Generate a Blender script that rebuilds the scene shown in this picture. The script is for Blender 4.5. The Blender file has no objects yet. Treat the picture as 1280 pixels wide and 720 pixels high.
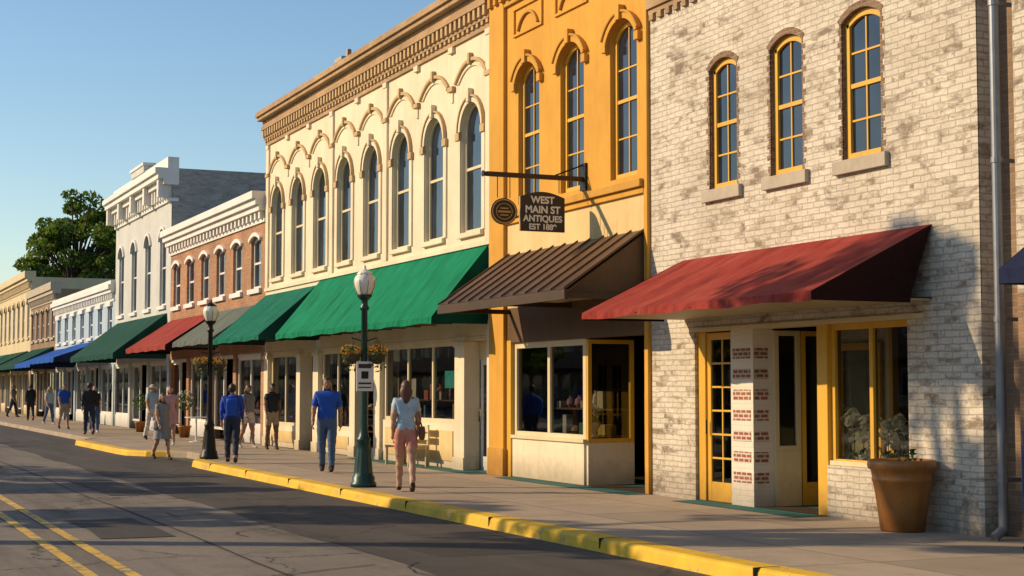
import bpy, math, random
from mathutils import Vector, Matrix
R = random.Random(11)
sc = bpy.context.scene
sc.view_settings.view_transform = 'Standard'
sc.view_settings.look = 'None'
sc.view_settings.exposure = 0
sc.view_settings.gamma = 1
COL = sc.collection

# ------------------------------------------------------------------ materials
def newmat(name):
    m = bpy.data.materials.new(name); m.use_nodes = True
    nt = m.node_tree
    b = nt.nodes['Principled BSDF']
    return m, nt, b
def N(nt, t, **kw):
    n = nt.nodes.new(t)
    for k, v in kw.items():
        setattr(n, k, v)
    return n
def L(nt, a, b): nt.links.new(a, b)
def c4(c): return (c[0], c[1], c[2], 1)
def ramp(nt, fac, p0, p1, c0=(0,0,0), c1=(1,1,1)):
    r = N(nt, 'ShaderNodeValToRGB')
    r.color_ramp.elements[0].position = p0; r.color_ramp.elements[1].position = p1
    r.color_ramp.elements[0].color = c4(c0); r.color_ramp.elements[1].color = c4(c1)
    L(nt, fac, r.inputs[0]); return r.outputs[0]
def mix(nt, fac, a, b, mode='MIX'):
    m = N(nt, 'ShaderNodeMixRGB', blend_type=mode)
    for i, v in ((0, fac), (1, a), (2, b)):
        if hasattr(v, 'is_linked') or hasattr(v, 'links'): L(nt, v, m.inputs[i])
        elif isinstance(v, (int, float)): m.inputs[i].default_value = v
        else: m.inputs[i].default_value = c4(v)
    return m.outputs[0]
def noise(nt, vec, scale, detail=6, rough=.6, dist=0):
    n = N(nt, 'ShaderNodeTexNoise'); n.inputs['Scale'].default_value = scale
    n.inputs['Detail'].default_value = detail; n.inputs['Roughness'].default_value = rough
    n.inputs['Distortion'].default_value = dist
    if vec is not None: L(nt, vec, n.inputs['Vector'])
    return n.outputs['Fac']
def objco(nt, scale=(1,1,1)):
    t = N(nt, 'ShaderNodeTexCoord'); m = N(nt, 'ShaderNodeMapping')
    m.inputs['Scale'].default_value = scale
    L(nt, t.outputs['Object'], m.inputs[0]); return m.outputs[0]
def bump(nt, b, h, strength=.4, dist=.01):
    bp = N(nt, 'ShaderNodeBump'); bp.inputs['Strength'].default_value = strength
    bp.inputs['Distance'].default_value = dist
    L(nt, h, bp.inputs['Height']); L(nt, bp.outputs[0], b.inputs['Normal'])
def shade(c, k): return tuple(min(1, x*k) for x in c)
def grime(nt, col, dirt, top=.55, amt=.6):
    """splash-back dirt at the foot of a wall"""
    t = N(nt, 'ShaderNodeTexCoord'); s = N(nt, 'ShaderNodeSeparateXYZ'); L(nt, t.outputs['Object'], s.inputs[0])
    n = noise(nt, t.outputs['Object'], 3.5, 6, .7)
    a = N(nt, 'ShaderNodeMath', operation='MULTIPLY_ADD'); L(nt, n, a.inputs[0]); a.inputs[1].default_value = -.9*top
    L(nt, s.outputs[2], a.inputs[2])
    mr = N(nt, 'ShaderNodeMapRange'); L(nt, a.outputs[0], mr.inputs[0])
    mr.inputs[1].default_value = -.4*top; mr.inputs[2].default_value = top*.4; mr.inputs[3].default_value = amt; mr.inputs[4].default_value = 0
    return mix(nt, mr.outputs[0], col, dirt)

def plaster(name, c, dark=None, rough=.85, sc1=.8, streak=.35, bs=.3, fine=35, spec=.3):
    m, nt, b = newmat(name)
    dark = dark or shade(c, .6)
    n1 = noise(nt, objco(nt), sc1, 8, .65)
    n2 = noise(nt, objco(nt, (3, 3, .35)), 2.0, 5, .6)
    col = mix(nt, ramp(nt, n1, .35, .75), c, mix(nt, .5, c, dark))
    mm = N(nt, 'ShaderNodeMath', operation='MULTIPLY'); mm.inputs[1].default_value = streak
    L(nt, ramp(nt, n2, .5, .8), mm.inputs[0])
    col = mix(nt, mm.outputs[0], col, dark)
    n3 = noise(nt, objco(nt), 14, 6, .75)
    m3 = N(nt, 'ShaderNodeMath', operation='MULTIPLY'); m3.inputs[1].default_value = .35
    L(nt, ramp(nt, n3, .55, .75), m3.inputs[0])
    col = mix(nt, m3.outputs[0], col, dark)
    col = grime(nt, col, shade(dark, .45))
    L(nt, col, b.inputs['Base Color'])
    b.inputs['Roughness'].default_value = rough
    b.inputs['Specular IOR Level'].default_value = spec
    bump(nt, b, noise(nt, objco(nt), fine, 4), bs, .006)
    return m

def brickco(nt, wob=.012):
    t = N(nt, 'ShaderNodeTexCoord'); s = N(nt, 'ShaderNodeSeparateXYZ'); L(nt, t.outputs['Object'], s.inputs[0])
    a = N(nt, 'ShaderNodeMath', operation='ADD'); L(nt, s.outputs[0], a.inputs[0]); L(nt, s.outputs[1], a.inputs[1])
    c = N(nt, 'ShaderNodeCombineXYZ'); L(nt, a.outputs[0], c.inputs[0]); L(nt, s.outputs[2], c.inputs[1])
    nz = N(nt, 'ShaderNodeTexNoise'); nz.inputs['Scale'].default_value = 7; nz.inputs['Detail'].default_value = 3
    L(nt, t.outputs['Object'], nz.inputs['Vector'])
    sv = N(nt, 'ShaderNodeVectorMath', operation='SCALE'); sv.inputs['Scale'].default_value = wob
    L(nt, nz.outputs['Color'], sv.inputs[0])
    ad = N(nt, 'ShaderNodeVectorMath', operation='ADD'); L(nt, c.outputs[0], ad.inputs[0]); L(nt, sv.outputs[0], ad.inputs[1])
    return ad.outputs[0]
def brick(name, c1, c2, mortar, paint=None, p0=.3, p1=.6, stain=None, w=.215, h=.073, ms=.008, bs=.6, mfac=.3, wob=.012, bb=.16):
    m, nt, b = newmat(name)
    v = brickco(nt, wob)
    br = N(nt, 'ShaderNodeTexBrick'); L(nt, v, br.inputs['Vector'])
    br.inputs['Scale'].default_value = 1; br.inputs['Brick Width'].default_value = w
    br.inputs['Row Height'].default_value = h; br.inputs['Mortar Size'].default_value = ms
    br.inputs['Mortar Smooth'].default_value = .3
    br.inputs['Color1'].default_value = c4(c1); br.inputs['Color2'].default_value = c4(c2)
    br.inputs['Mortar'].default_value = c4(mortar)
    col = br.outputs['Color']
    big = noise(nt, objco(nt), .7, 6, .6)
    col = mix(nt, ramp(nt, big, .35, .7), col, mix(nt, .4, col, (.1, .08, .06)))
    if paint:
        pn = noise(nt, objco(nt, (1, 1, 2.2)), 1.9, 12, .78, .5)
        br2 = N(nt, 'ShaderNodeTexBrick'); L(nt, v, br2.inputs['Vector'])
        br2.inputs['Scale'].default_value = 1; br2.inputs['Brick Width'].default_value = w
        br2.inputs['Row Height'].default_value = h; br2.inputs['Mortar Size'].default_value = ms
        br2.inputs['Color1'].default_value = (.2, .2, .2, 1); br2.inputs['Color2'].default_value = (.8, .8, .8, 1)
        br2.inputs['Mortar'].default_value = (.5, .5, .5, 1)
        f = mix(nt, bb, pn, br2.outputs['Color'])
        msk = ramp(nt, f, p0, p1)
        pc = paint
        if stain:
            sn = noise(nt, objco(nt, (1, 1, 1.3)), .8, 9, .7)
            s3 = noise(nt, objco(nt, (1, 1, 3.5)), 5, 9, .8)
            pc = mix(nt, ramp(nt, sn, .42, .7), paint, mix(nt, .6, paint, stain))
            pc = mix(nt, ramp(nt, s3, .48, .72), pc, mix(nt, .75, pc, stain))
            # each brick/stone takes its own tone
            pc = mix(nt, mix(nt, .72, br2.outputs['Color'], (0, 0, 0)), pc, stain)
            mf = N(nt, 'ShaderNodeMath', operation='MULTIPLY'); mf.inputs[1].default_value = mfac
            L(nt, br.outputs['Fac'], mf.inputs[0])
            pc = mix(nt, mf.outputs[0], pc, shade(stain, .55))
        col = mix(nt, msk, col, pc)
    col = grime(nt, col, (.09, .07, .05), .6, .5)
    L(nt, col, b.inputs['Base Color'])
    b.inputs['Roughness'].default_value = .9
    b.inputs['Specular IOR Level'].default_value = .2
    fn = noise(nt, objco(nt, (1, 1, 1.6)), 16, 9, .8)
    inv = N(nt, 'ShaderNodeMath', operation='MULTIPLY_ADD'); L(nt, br.outputs['Fac'], inv.inputs[0])
    inv.inputs[1].default_value = -.8; L(nt, fn, inv.inputs[2])
    bump(nt, b, inv.outputs[0], bs, .018)
    return m

def simple(name, c, rough=.5, metal=0, var=.25, scale=6, bs=0, spec=.5):
    m, nt, b = newmat(name)
    n = noise(nt, objco(nt), scale, 6, .6)
    L(nt, mix(nt, ramp(nt, n, .3, .75), c, shade(c, 1-var)), b.inputs['Base Color'])
    b.inputs['Roughness'].default_value = rough; b.inputs['Metallic'].default_value = metal
    b.inputs['Specular IOR Level'].default_value = spec
    if bs: bump(nt, b, noise(nt, objco(nt), scale*5, 5), bs, .005)
    return m

def asphalt(name, c, dark, crack=True, sc1=.35):
    m, nt, b = newmat(name)
    n1 = noise(nt, objco(nt, (1, .25, 1)), sc1, 8, .6)
    n2 = noise(nt, objco(nt), 60, 4, .8)
    col = mix(nt, ramp(nt, n1, .3, .7), c, dark)
    col = mix(nt, ramp(nt, n2, .35, .7), mix(nt, .4, col, (.02, .02, .02)), col)
    n3 = noise(nt, objco(nt), 2.2, 8, .75)
    col = mix(nt, ramp(nt, n3, .5, .72), col, mix(nt, .42, col, (.03, .028, .025)))
    n4 = noise(nt, objco(nt, (2.2, .12, 1)), 1.2, 5, .6)
    col = mix(nt, ramp(nt, n4, .48, .7), col, mix(nt, .4, col, (.03, .028, .025)))
    if crack:
        co = objco(nt)
        vo = N(nt, 'ShaderNodeTexVoronoi', feature='DISTANCE_TO_EDGE'); vo.inputs['Scale'].default_value = .42
        wv = N(nt, 'ShaderNodeTexNoise'); wv.inputs['Scale'].default_value = 1.3; wv.inputs['Detail'].default_value = 8
        wv.inputs['Roughness'].default_value = .7; L(nt, co, wv.inputs['Vector'])
        L(nt, mix(nt, .9, co, wv.outputs['Color'], 'ADD'), vo.inputs['Vector'])
        k = ramp(nt, vo.outputs['Distance'], .003, .011)
        gate = ramp(nt, noise(nt, co, .35, 3), .42, .5)
        k2 = mix(nt, gate, (1, 1, 1), k)
        col = mix(nt, k2, (.03, .027, .024), col)
    L(nt, col, b.inputs['Base Color'])
    b.inputs['Roughness'].default_value = .85; b.inputs['Specular IOR Level'].default_value = .3
    bump(nt, b, n2, .6, .008)
    return m

def paved(name, c, dark, joint, w=1.5):
    m, nt, b = newmat(name)
    br = N(nt, 'ShaderNodeTexBrick', offset=0.0); L(nt, objco(nt), br.inputs['Vector'])
    br.inputs['Scale'].default_value = 1; br.inputs['Brick Width'].default_value = w
    br.inputs['Row Height'].default_value = w; br.inputs['Mortar Size'].default_value = .012
    br.inputs['Color1'].default_value = c4(c); br.inputs['Color2'].default_value = c4(shade(c, .8))
    br.inputs['Mortar'].default_value = c4(joint)
    n1 = noise(nt, objco(nt), 1.2, 8, .7); n2 = noise(nt, objco(nt), 50, 5, .7)
    col = mix(nt, ramp(nt, n1, .4, .75), br.outputs['Color'], mix(nt, .5, br.outputs['Color'], dark))
    col = mix(nt, ramp(nt, n2, .3, .6), mix(nt, .3, col, dark), col)
    n3 = noise(nt, objco(nt), 5, 4, .6)
    col = mix(nt, ramp(nt, n3, .62, .7), col, mix(nt, .45, col, dark))
    L(nt, col, b.inputs['Base Color']); b.inputs['Roughness'].default_value = .85
    b.inputs['Specular IOR Level'].default_value = .3
    bump(nt, b, n2, .4, .004)
    return m

def worn_paint(name, c, under, p0=.58, p1=.66, scale=5):
    m, nt, b = newmat(name)
    n = noise(nt, objco(nt), scale, 10, .75); n2 = noise(nt, objco(nt), 1.3, 7, .7)
    col = mix(nt, ramp(nt, n2, .35, .7), c, shade(c, .68))
    col = mix(nt, ramp(nt, n, p0, p1), col, under)
    L(nt, col, b.inputs['Base Color']); b.inputs['Roughness'].default_value = .7
    bump(nt, b, noise(nt, objco(nt), 40, 5), .4, .005)
    return m

def glass_dark(name, c, rough=.04):
    m, nt, b = newmat(name)
    n = noise(nt, objco(nt), .9, 3)
    L(nt, mix(nt, ramp(nt, n, .35, .65), c, shade(c, .3)), b.inputs['Base Color'])
    b.inputs['Roughness'].default_value = rough; b.inputs['IOR'].default_value = 1.7
    bump(nt, b, noise(nt, objco(nt), 1.7, 2), .35, .012)
    return m
def glass_shop(name):
    m, nt, b = newmat(name)
    out = nt.nodes['Material Output']
    tr = N(nt, 'ShaderNodeBsdfTransparent'); tr.inputs[0].default_value = (.55, .58, .56, 1)
    gl = N(nt, 'ShaderNodeBsdfGlossy'); gl.inputs['Roughness'].default_value = .02
    gl.inputs['Color'].default_value = (.9, .95, 1, 1)
    fr = N(nt, 'ShaderNodeFresnel'); fr.inputs['IOR'].default_value = 1.55
    bp = N(nt, 'ShaderNodeBump'); bp.inputs['Strength'].default_value = .15; bp.inputs['Distance'].default_value = .01
    L(nt, noise(nt, objco(nt), 1.3, 2), bp.inputs['Height']); L(nt, bp.outputs[0], gl.inputs['Normal'])
    ms = N(nt, 'ShaderNodeMixShader')
    L(nt, fr.outputs[0], ms.inputs[0]); L(nt, tr.outputs[0], ms.inputs[1]); L(nt, gl.outputs[0], ms.inputs[2])
    L(nt, ms.outputs[0], out.inputs[0])
    return m
def leafmat(name, ca, cb, transl=.4):
    m, nt, b = newmat(name)
    g = N(nt, 'ShaderNodeNewGeometry')
    col = mix(nt, g.outputs['Random Per Island'], ca, cb)
    col = mix(nt, ramp(nt, noise(nt, objco(nt), .8, 3), .35, .7), col, mix(nt, .5, col, shade(ca, .5)))
    L(nt, col, b.inputs['Base Color']); b.inputs['Roughness'].default_value = .6
    tl = N(nt, 'ShaderNodeBsdfTranslucent'); L(nt, col, tl.inputs[0])
    ms = N(nt, 'ShaderNodeMixShader'); ms.inputs[0].default_value = transl
    L(nt, b.outputs[0], ms.inputs[1]); L(nt, tl.outputs[0], ms.inputs[2])
    L(nt, ms.outputs[0], nt.nodes['Material Output'].inputs[0])
    return m
def fabric(name, c, fade, rough=.9):
    m, nt, b = newmat(name)
    n = noise(nt, objco(nt), 1.6, 8, .7); n2 = noise(nt, objco(nt, (1, 4, 1)), 1.0, 4)
    n3 = noise(nt, objco(nt), 9, 8, .8)
    col = mix(nt, ramp(nt, n, .35, .75), c, fade)
    col = mix(nt, ramp(nt, n2, .48, .72), col, shade(c, .7))
    col = mix(nt, ramp(nt, n3, .55, .8), col, mix(nt, .35, col, (.03, .025, .02)))
    L(nt, col, b.inputs['Base Color']); b.inputs['Roughness'].default_value = rough
    b.inputs['Specular IOR Level'].default_value = .15
    bump(nt, b, noise(nt, objco(nt), 4, 6), .6, .04)
    return m

M = {}
M['whitebrick'] = brick('white_washed_brick', (.30,.23,.16), (.40,.32,.24), (.36,.30,.23), paint=(.78,.70,.57), p0=.39, p1=.49, stain=(.42,.35,.26), mfac=.45, wob=.035, w=.25, h=.078, bb=.2, bs=.8)
M['redjamb'] = brick('old_brown_brick', (.20,.11,.06), (.30,.18,.11), (.32,.26,.19), w=.11)
M['stripebase'] = brick('white_painted_brick', (.40,.2,.12), (.5,.25,.15), (.55,.46,.36), paint=(.76,.68,.57), p0=.3, p1=.38)
M['stripered'] = brick('red_patterned_brick', (.36,.09,.05), (.44,.14,.08), (.70,.62,.52), w=.13, h=.06, ms=.014)
M['ochre'] = plaster('ochre_stucco', (.68,.35,.05), (.40,.18,.03), streak=.4)
M['ochre_trim'] = plaster('ochre_trim', (.60,.31,.055), (.34,.16,.03), streak=.4)
M['paleochre'] = plaster('pale_ochre', (.74,.55,.26), (.46,.30,.12), streak=.5)
M['cream'] = plaster('cream_stucco', (.80,.69,.49), (.50,.39,.25), streak=.4)
M['tan'] = plaster('tan_terracotta', (.56,.39,.20), (.34,.21,.10), streak=.4, sc1=2)
M['tanbrick'] = brick('tan_brick', (.45,.26,.12), (.52,.33,.17), (.5,.4,.28))
M['yellowwood'] = plaster('golden_painted_wood', (.74,.41,.035), (.44,.22,.025), rough=.5, streak=.35, bs=.15, spec=.5)
M['creamwood'] = plaster('cream_painted_wood', (.72,.60,.37), (.45,.35,.19), rough=.55, streak=.35, bs=.15, spec=.5)
M['whitewood'] = plaster('white_painted_wood', (.78,.75,.68), (.5,.46,.4), rough=.55, streak=.3, bs=.15, spec=.5)
M['brownwood'] = plaster('brown_wood', (.14,.075,.03), (.06,.035,.018), rough=.6)
M['redbrick'] = brick('red_brick', (.40,.17,.08), (.50,.25,.12), (.42,.34,.26))
M['greybrick'] = brick('grey_painted_brick', (.24,.22,.19), (.3,.28,.25), (.3,.28,.25), paint=(.42,.40,.37), p0=.35, p1=.6)
M['greystucco'] = plaster('pale_grey_stucco', (.58,.58,.54), (.36,.35,.31))
M['bluestucco'] = plaster('pale_blue_paint', (.42,.52,.58), (.26,.32,.36))
M['brownbrick'] = brick('brown_brick', (.28,.17,.10), (.36,.22,.13), (.34,.28,.2))
M['sand'] = plaster('sand_stucco', (.66,.54,.33), (.42,.33,.2))
M['stone'] = plaster('sill_stone', (.48,.41,.31), (.28,.23,.17), sc1=5)
M['roof'] = simple('roof_tar', (.08,.08,.08), .9)
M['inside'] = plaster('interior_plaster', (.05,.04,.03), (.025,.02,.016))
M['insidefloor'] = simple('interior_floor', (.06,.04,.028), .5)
M['glass_up'] = glass_dark('upper_window_glass', (.02,.032,.055))
M['glass_shop'] = glass_shop('shop_window_glass')
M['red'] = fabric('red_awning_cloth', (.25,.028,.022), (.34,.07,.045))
M['red_shaded'] = fabric('shaded_red_awning_end', (.022,.006,.006), (.03,.01,.008))  # near-black copy of the red cloth; shade of the awning end painted in
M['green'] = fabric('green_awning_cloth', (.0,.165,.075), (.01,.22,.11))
M['green_shaded'] = fabric('shaded_green_awning_end', (.0,.06,.035), (.003,.08,.05))  # darker copy of the green cloth, end-panel shade put into the colour
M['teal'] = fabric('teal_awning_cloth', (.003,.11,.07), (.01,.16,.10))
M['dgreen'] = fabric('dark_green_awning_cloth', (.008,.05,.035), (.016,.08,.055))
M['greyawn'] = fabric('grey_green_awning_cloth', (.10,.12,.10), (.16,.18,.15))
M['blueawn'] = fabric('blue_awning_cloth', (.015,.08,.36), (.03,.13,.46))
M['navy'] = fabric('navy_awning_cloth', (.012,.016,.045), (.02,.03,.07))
M['brownmetal'] = plaster('weathered_brown_metal', (.13,.066,.026), (.04,.022,.012), rough=.5, sc1=2.5, streak=.8, bs=.2, spec=.5)
M['darkmetal'] = simple('dark_iron', (.025,.022,.02), .45, .6)
M['greeniron'] = simple('green_cast_iron', (.012,.055,.045), .4, .2, scale=10)
M['pipe'] = simple('galvanised_pipe', (.24,.25,.27), .45, .5)
M['terracotta'] = plaster('glazed_terracotta', (.44,.17,.035), (.18,.065,.02), rough=.38, sc1=3, streak=.7, bs=.25, spec=.4)
M['soil'] = simple('soil', (.05,.035,.02), .95)
M['globe'] = simple('lamp_globe_glass', (.88,.83,.68), .2, 0, .1)
M['whitemetal'] = simple('white_sign_plate', (.75,.74,.7), .4, 0, .1)
M['blackpaint'] = simple('sign_black_paint', (.03,.022,.014), .5)
M['goldpaint'] = simple('gold_paint', (.55,.36,.12), .5, .3)
M['lettering'] = simple('cream_lettering', (.95,.88,.68), .6, 0, .05)
M['road'] = asphalt('road_concrete_asphalt', (.30,.25,.195), (.21,.175,.135))
M['lane'] = asphalt('parking_lane_asphalt_shadowed', (.125,.103,.082), (.075,.064,.052), sc1=.6)  # darker asphalt, with street shadow also put into its colour
M['patch'] = asphalt('asphalt_patch', (.085,.073,.06), (.06,.052,.044), False)
M['walk'] = paved('sidewalk_concrete', (.46,.36,.255), (.20,.15,.10), (.13,.10,.07))
M['tealtile'] = paved('teal_floor_tile', (.04,.17,.15), (.02,.07,.07), (.015,.05,.05), .2)
M['kerb'] = worn_paint('yellow_kerb_paint', (.82,.49,.02), (.34,.27,.19), .57, .63)
M['line'] = worn_paint('yellow_line_paint', (.75,.45,.04), (.2,.17,.13), .5, .58, 6)
M['seam'] = simple('tar_seam', (.035,.03,.026), .8)
M['ground'] = simple('grass_ground', (.09,.10,.05), .95, 0, .4, .2)
M['lot'] = asphalt('car_park_asphalt', (.09,.085,.075), (.06,.055,.05), False)
M['bark'] = simple('bark', (.10,.07,.045), .95, 0, .5, 8, .8)
M['leaf'] = leafmat('leaves', (.07,.14,.012), (.20,.27,.03), .5)
M['leaf2'] = leafmat('basket_leaves', (.05,.11,.02), (.10,.16,.03))
M['orange'] = leafmat('orange_petals', (.75,.28,.02), (.8,.42,.04))
M['white_petal'] = leafmat('white_petals', (.82,.79,.7), (.88,.85,.76))
def col(name, c, rough=.8):
    k = 'c_'+name
    if k not in M: M[k] = simple(name, c, rough, 0, .3, 9, .3)
    return M[k]

# ------------------------------------------------------------------ mesh builder
class MB:
    def __init__(s): s.v=[]; s.f=[]; s.m=[]; s.mats=[]
    def mi(s, m):
        m = M[m] if isinstance(m, str) else m
        if m not in s.mats: s.mats.append(m)
        return s.mats.index(m)
    def poly(s, pts, m):
        b = len(s.v); s.v += [tuple(p) for p in pts]; s.f.append(tuple(range(b, b+len(pts)))); s.m.append(s.mi(m))
    def box(s, x0,x1,y0,y1,z0,z1,m):
        b=len(s.v); k=s.mi(m)
        s.v += [(x,y,z) for z in (z0,z1) for y in (y0,y1) for x in (x0,x1)]
        for f in ((0,2,3,1),(4,5,7,6),(0,1,5,4),(2,6,7,3),(0,4,6,2),(1,3,7,5)):
            s.f.append(tuple(b+i for i in f)); s.m.append(k)
    def cyl(s, p0,p1,r0,r1,m,n=10,cap=True):
        p0=Vector(p0); p1=Vector(p1); d=(p1-p0).normalized()
        a = d.cross(Vector((0,0,1)));
        if a.length<.01: a=Vector((1,0,0))
        a.normalize(); c=d.cross(a); b=len(s.v); k=s.mi(m)
        for p,r in ((p0,r0),(p1,r1)):
            for i in range(n):
                t=2*math.pi*i/n; s.v.append(tuple(p+a*math.cos(t)*r+c*math.sin(t)*r))
        for i in range(n):
            j=(i+1)%n; s.f.append((b+i,b+j,b+n+j,b+n+i)); s.m.append(k)
        if cap:
            s.f.append(tuple(b+i for i in range(n))[::-1]); s.m.append(k)
            s.f.append(tuple(b+n+i for i in range(n))); s.m.append(k)
    def rev(s, cx,cy,prof,m,n=24,flute=0,nf=12,fz=(0,0)):
        b=len(s.v); k=s.mi(m)
        for (r,z) in prof:
            for i in range(n):
                t=2*math.pi*i/n; rr=r
                if flute and fz[0]<=z<=fz[1]: rr=r*(1+flute*math.cos(nf*t))
                s.v.append((cx+rr*math.cos(t),cy+rr*math.sin(t),z))
        for a in range(len(prof)-1):
            for i in range(n):
                j=(i+1)%n; s.f.append((b+a*n+i,b+a*n+j,b+(a+1)*n+j,b+(a+1)*n+i)); s.m.append(k)
    def arch(s, X0,X1,yc,half,spring,rise,th,m,n=14,a_ext=0):
        Rr=(half*half+rise*rise)/(2*rise); cz=spring+rise-Rr
        a=math.asin(min(1,half/Rr)); 
        if rise>half: a=math.pi-a
        a+=a_ext; pts=[]
        for i in range(n+1):
            t=-a+2*a*i/n
            pts.append(((yc+Rr*math.sin(t),cz+Rr*math.cos(t)),(yc+(Rr+th)*math.sin(t),cz+(Rr+th)*math.cos(t))))
        b=len(s.v); k=s.mi(m)
        for (p,q) in pts:
            for X in (X0,X1):
                s.v.append((X,p[0],p[1])); s.v.append((X,q[0],q[1]))
        for i in range(n):
            o=b+4*i; q=o+4
            for f in ((o,o+1,q+1,q),(o+2,q+2,q+3,o+3),(o+1,o+3,q+3,q+1),(o,q,q+2,o+2)):
                s.f.append(f); s.m.append(k)
        for o in (b,b+4*n):
            s.f.append((o,o+2,o+3,o+1)); s.m.append(k)
    def obj(s, name, parent=None, smooth=False, bevel=0):
        me=bpy.data.meshes.new(name)
        ox,oy,oz=tuple(parent.location) if parent else (0,0,0)
        me.from_pydata([(v[0]-ox,v[1]-oy,v[2]-oz) for v in s.v],[],s.f)
        for m in s.mats: me.materials.append(m)
        me.polygons.foreach_set('material_index',s.m)
        me.polygons.foreach_set('use_smooth',[smooth]*len(s.f))
        me.update()
        o=bpy.data.objects.new(name,me); COL.objects.link(o)
        if parent: o.parent=parent
        if bevel:
            md=o.modifiers.new('Bevel','BEVEL'); md.width=bevel; md.segments=2; md.limit_method='ANGLE'
        return o
def grp(name, loc):
    e=bpy.data.objects.new(name,None); e.location=loc; e.empty_display_size=.3; COL.objects.link(e); return e

def arch_pts(yc,half,spring,rise,n=14):
    Rr=(half*half+rise*rise)/(2*rise); cz=spring+rise-Rr; a=math.asin(min(1,half/Rr))
    return [(yc+Rr*math.sin(-a+2*a*i/n),cz+Rr*math.cos(-a+2*a*i/n)) for i in range(n+1)]

def wall(mb,X,y0,y1,z0,z1,ops,depth,m,mrev=None):
    mrev=mrev or m
    ys=sorted(set([y0,y1]+[o[0] for o in ops]+[o[1] for o in ops]))
    zs=sorted(set([z0,z1]+[o[2] for o in ops]+[o[3] for o in ops]))
    for i in range(len(ys)-1):
        for j in range(len(zs)-1):
            cy=(ys[i]+ys[i+1])/2; cz=(zs[j]+zs[j+1])/2
            if any(o[0]<cy<o[1] and o[2]<cz<o[3] for o in ops): continue
            mb.poly([(X,ys[i],zs[j]),(X,ys[i],zs[j+1]),(X,ys[i+1],zs[j+1]),(X,ys[i+1],zs[j])],m)
    for o in ops:
        ya,yb,za,zb=o[:4]; rise=o[4] if len(o)>4 else 0; sp=zb-rise; Xd=X+depth
        mb.poly([(X,ya,za),(Xd,ya,za),(Xd,ya,sp),(X,ya,sp)],mrev)
        mb.poly([(X,yb,za),(X,yb,sp),(Xd,yb,sp),(Xd,yb,za)],mrev)
        mb.poly([(X,ya,za),(X,yb,za),(Xd,yb,za),(Xd,ya,za)],mrev)
        if rise:
            pts=arch_pts((ya+yb)/2,(yb-ya)/2,sp,rise)
            for p,q in zip(pts[:-1],pts[1:]):
                mb.poly([(X,p[0],p[1]),(X,p[0],zb),(X,q[0],zb),(X,q[0],q[1])],m)
                mb.poly([(X,p[0],p[1]),(X,q[0],q[1]),(Xd,q[0],q[1]),(Xd,p[0],p[1])],mrev)
        else:
            mb.poly([(X,ya,zb),(Xd,ya,zb),(Xd,yb,zb),(X,yb,zb)],mrev)

def window(fr,gl,X,ya,yb,za,zb,rise,mf,mg='glass_up',fw=.07,nv=1,nh=2,mid=True,d=.06,curt=None):
    yc=(ya+yb)/2; half=(yb-ya)/2; sp=zb-rise
    fr.box(X,X+d,ya,ya+fw,za,sp,mf); fr.box(X,X+d,yb-fw,yb,za,sp,mf)
    fr.box(X-.01,X+d,ya+fw,yb-fw,za,za+fw,mf)
    if rise: fr.arch(X,X+d,yc,half,sp,rise,-fw,mf)
    else: fr.box(X,X+d,ya+fw,yb-fw,zb-fw,zb,mf)
    zm=(za+zb)/2
    if mid: fr.box(X+.012,X+d,ya+fw,yb-fw,zm-.03,zm+.03,mf)
    for i in range(nv):
        y=ya+(yb-ya)*(i+1)/(nv+1); fr.box(X+.022,X+d-.01,y-.014,y+.014,za+fw,zb-fw*1.1-(0 if i==nv//2 and nv%2 else rise*.5),mf)
    if nh:
        for (a,b_) in ((za+fw,zm-.03),(zm+.03,sp)):
            for i in range(1,nh): 
                z=a+(b_-a)*i/nh; fr.box(X+.024,X+d-.012,ya+fw,yb-fw,z-.014,z+.014,mf)
    g=X+.04
    if rise: pts=arch_pts(yc,half-.01,sp,max(rise-.01,.01))
    else: pts=[(ya+.01,zb-.01),(yb-.01,zb-.01)]
    gl.poly([(g,ya+.01,za+.01)]+[(g,p[0],p[1]) for p in pts]+[(g,yb-.01,za+.01)],mg)

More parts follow.
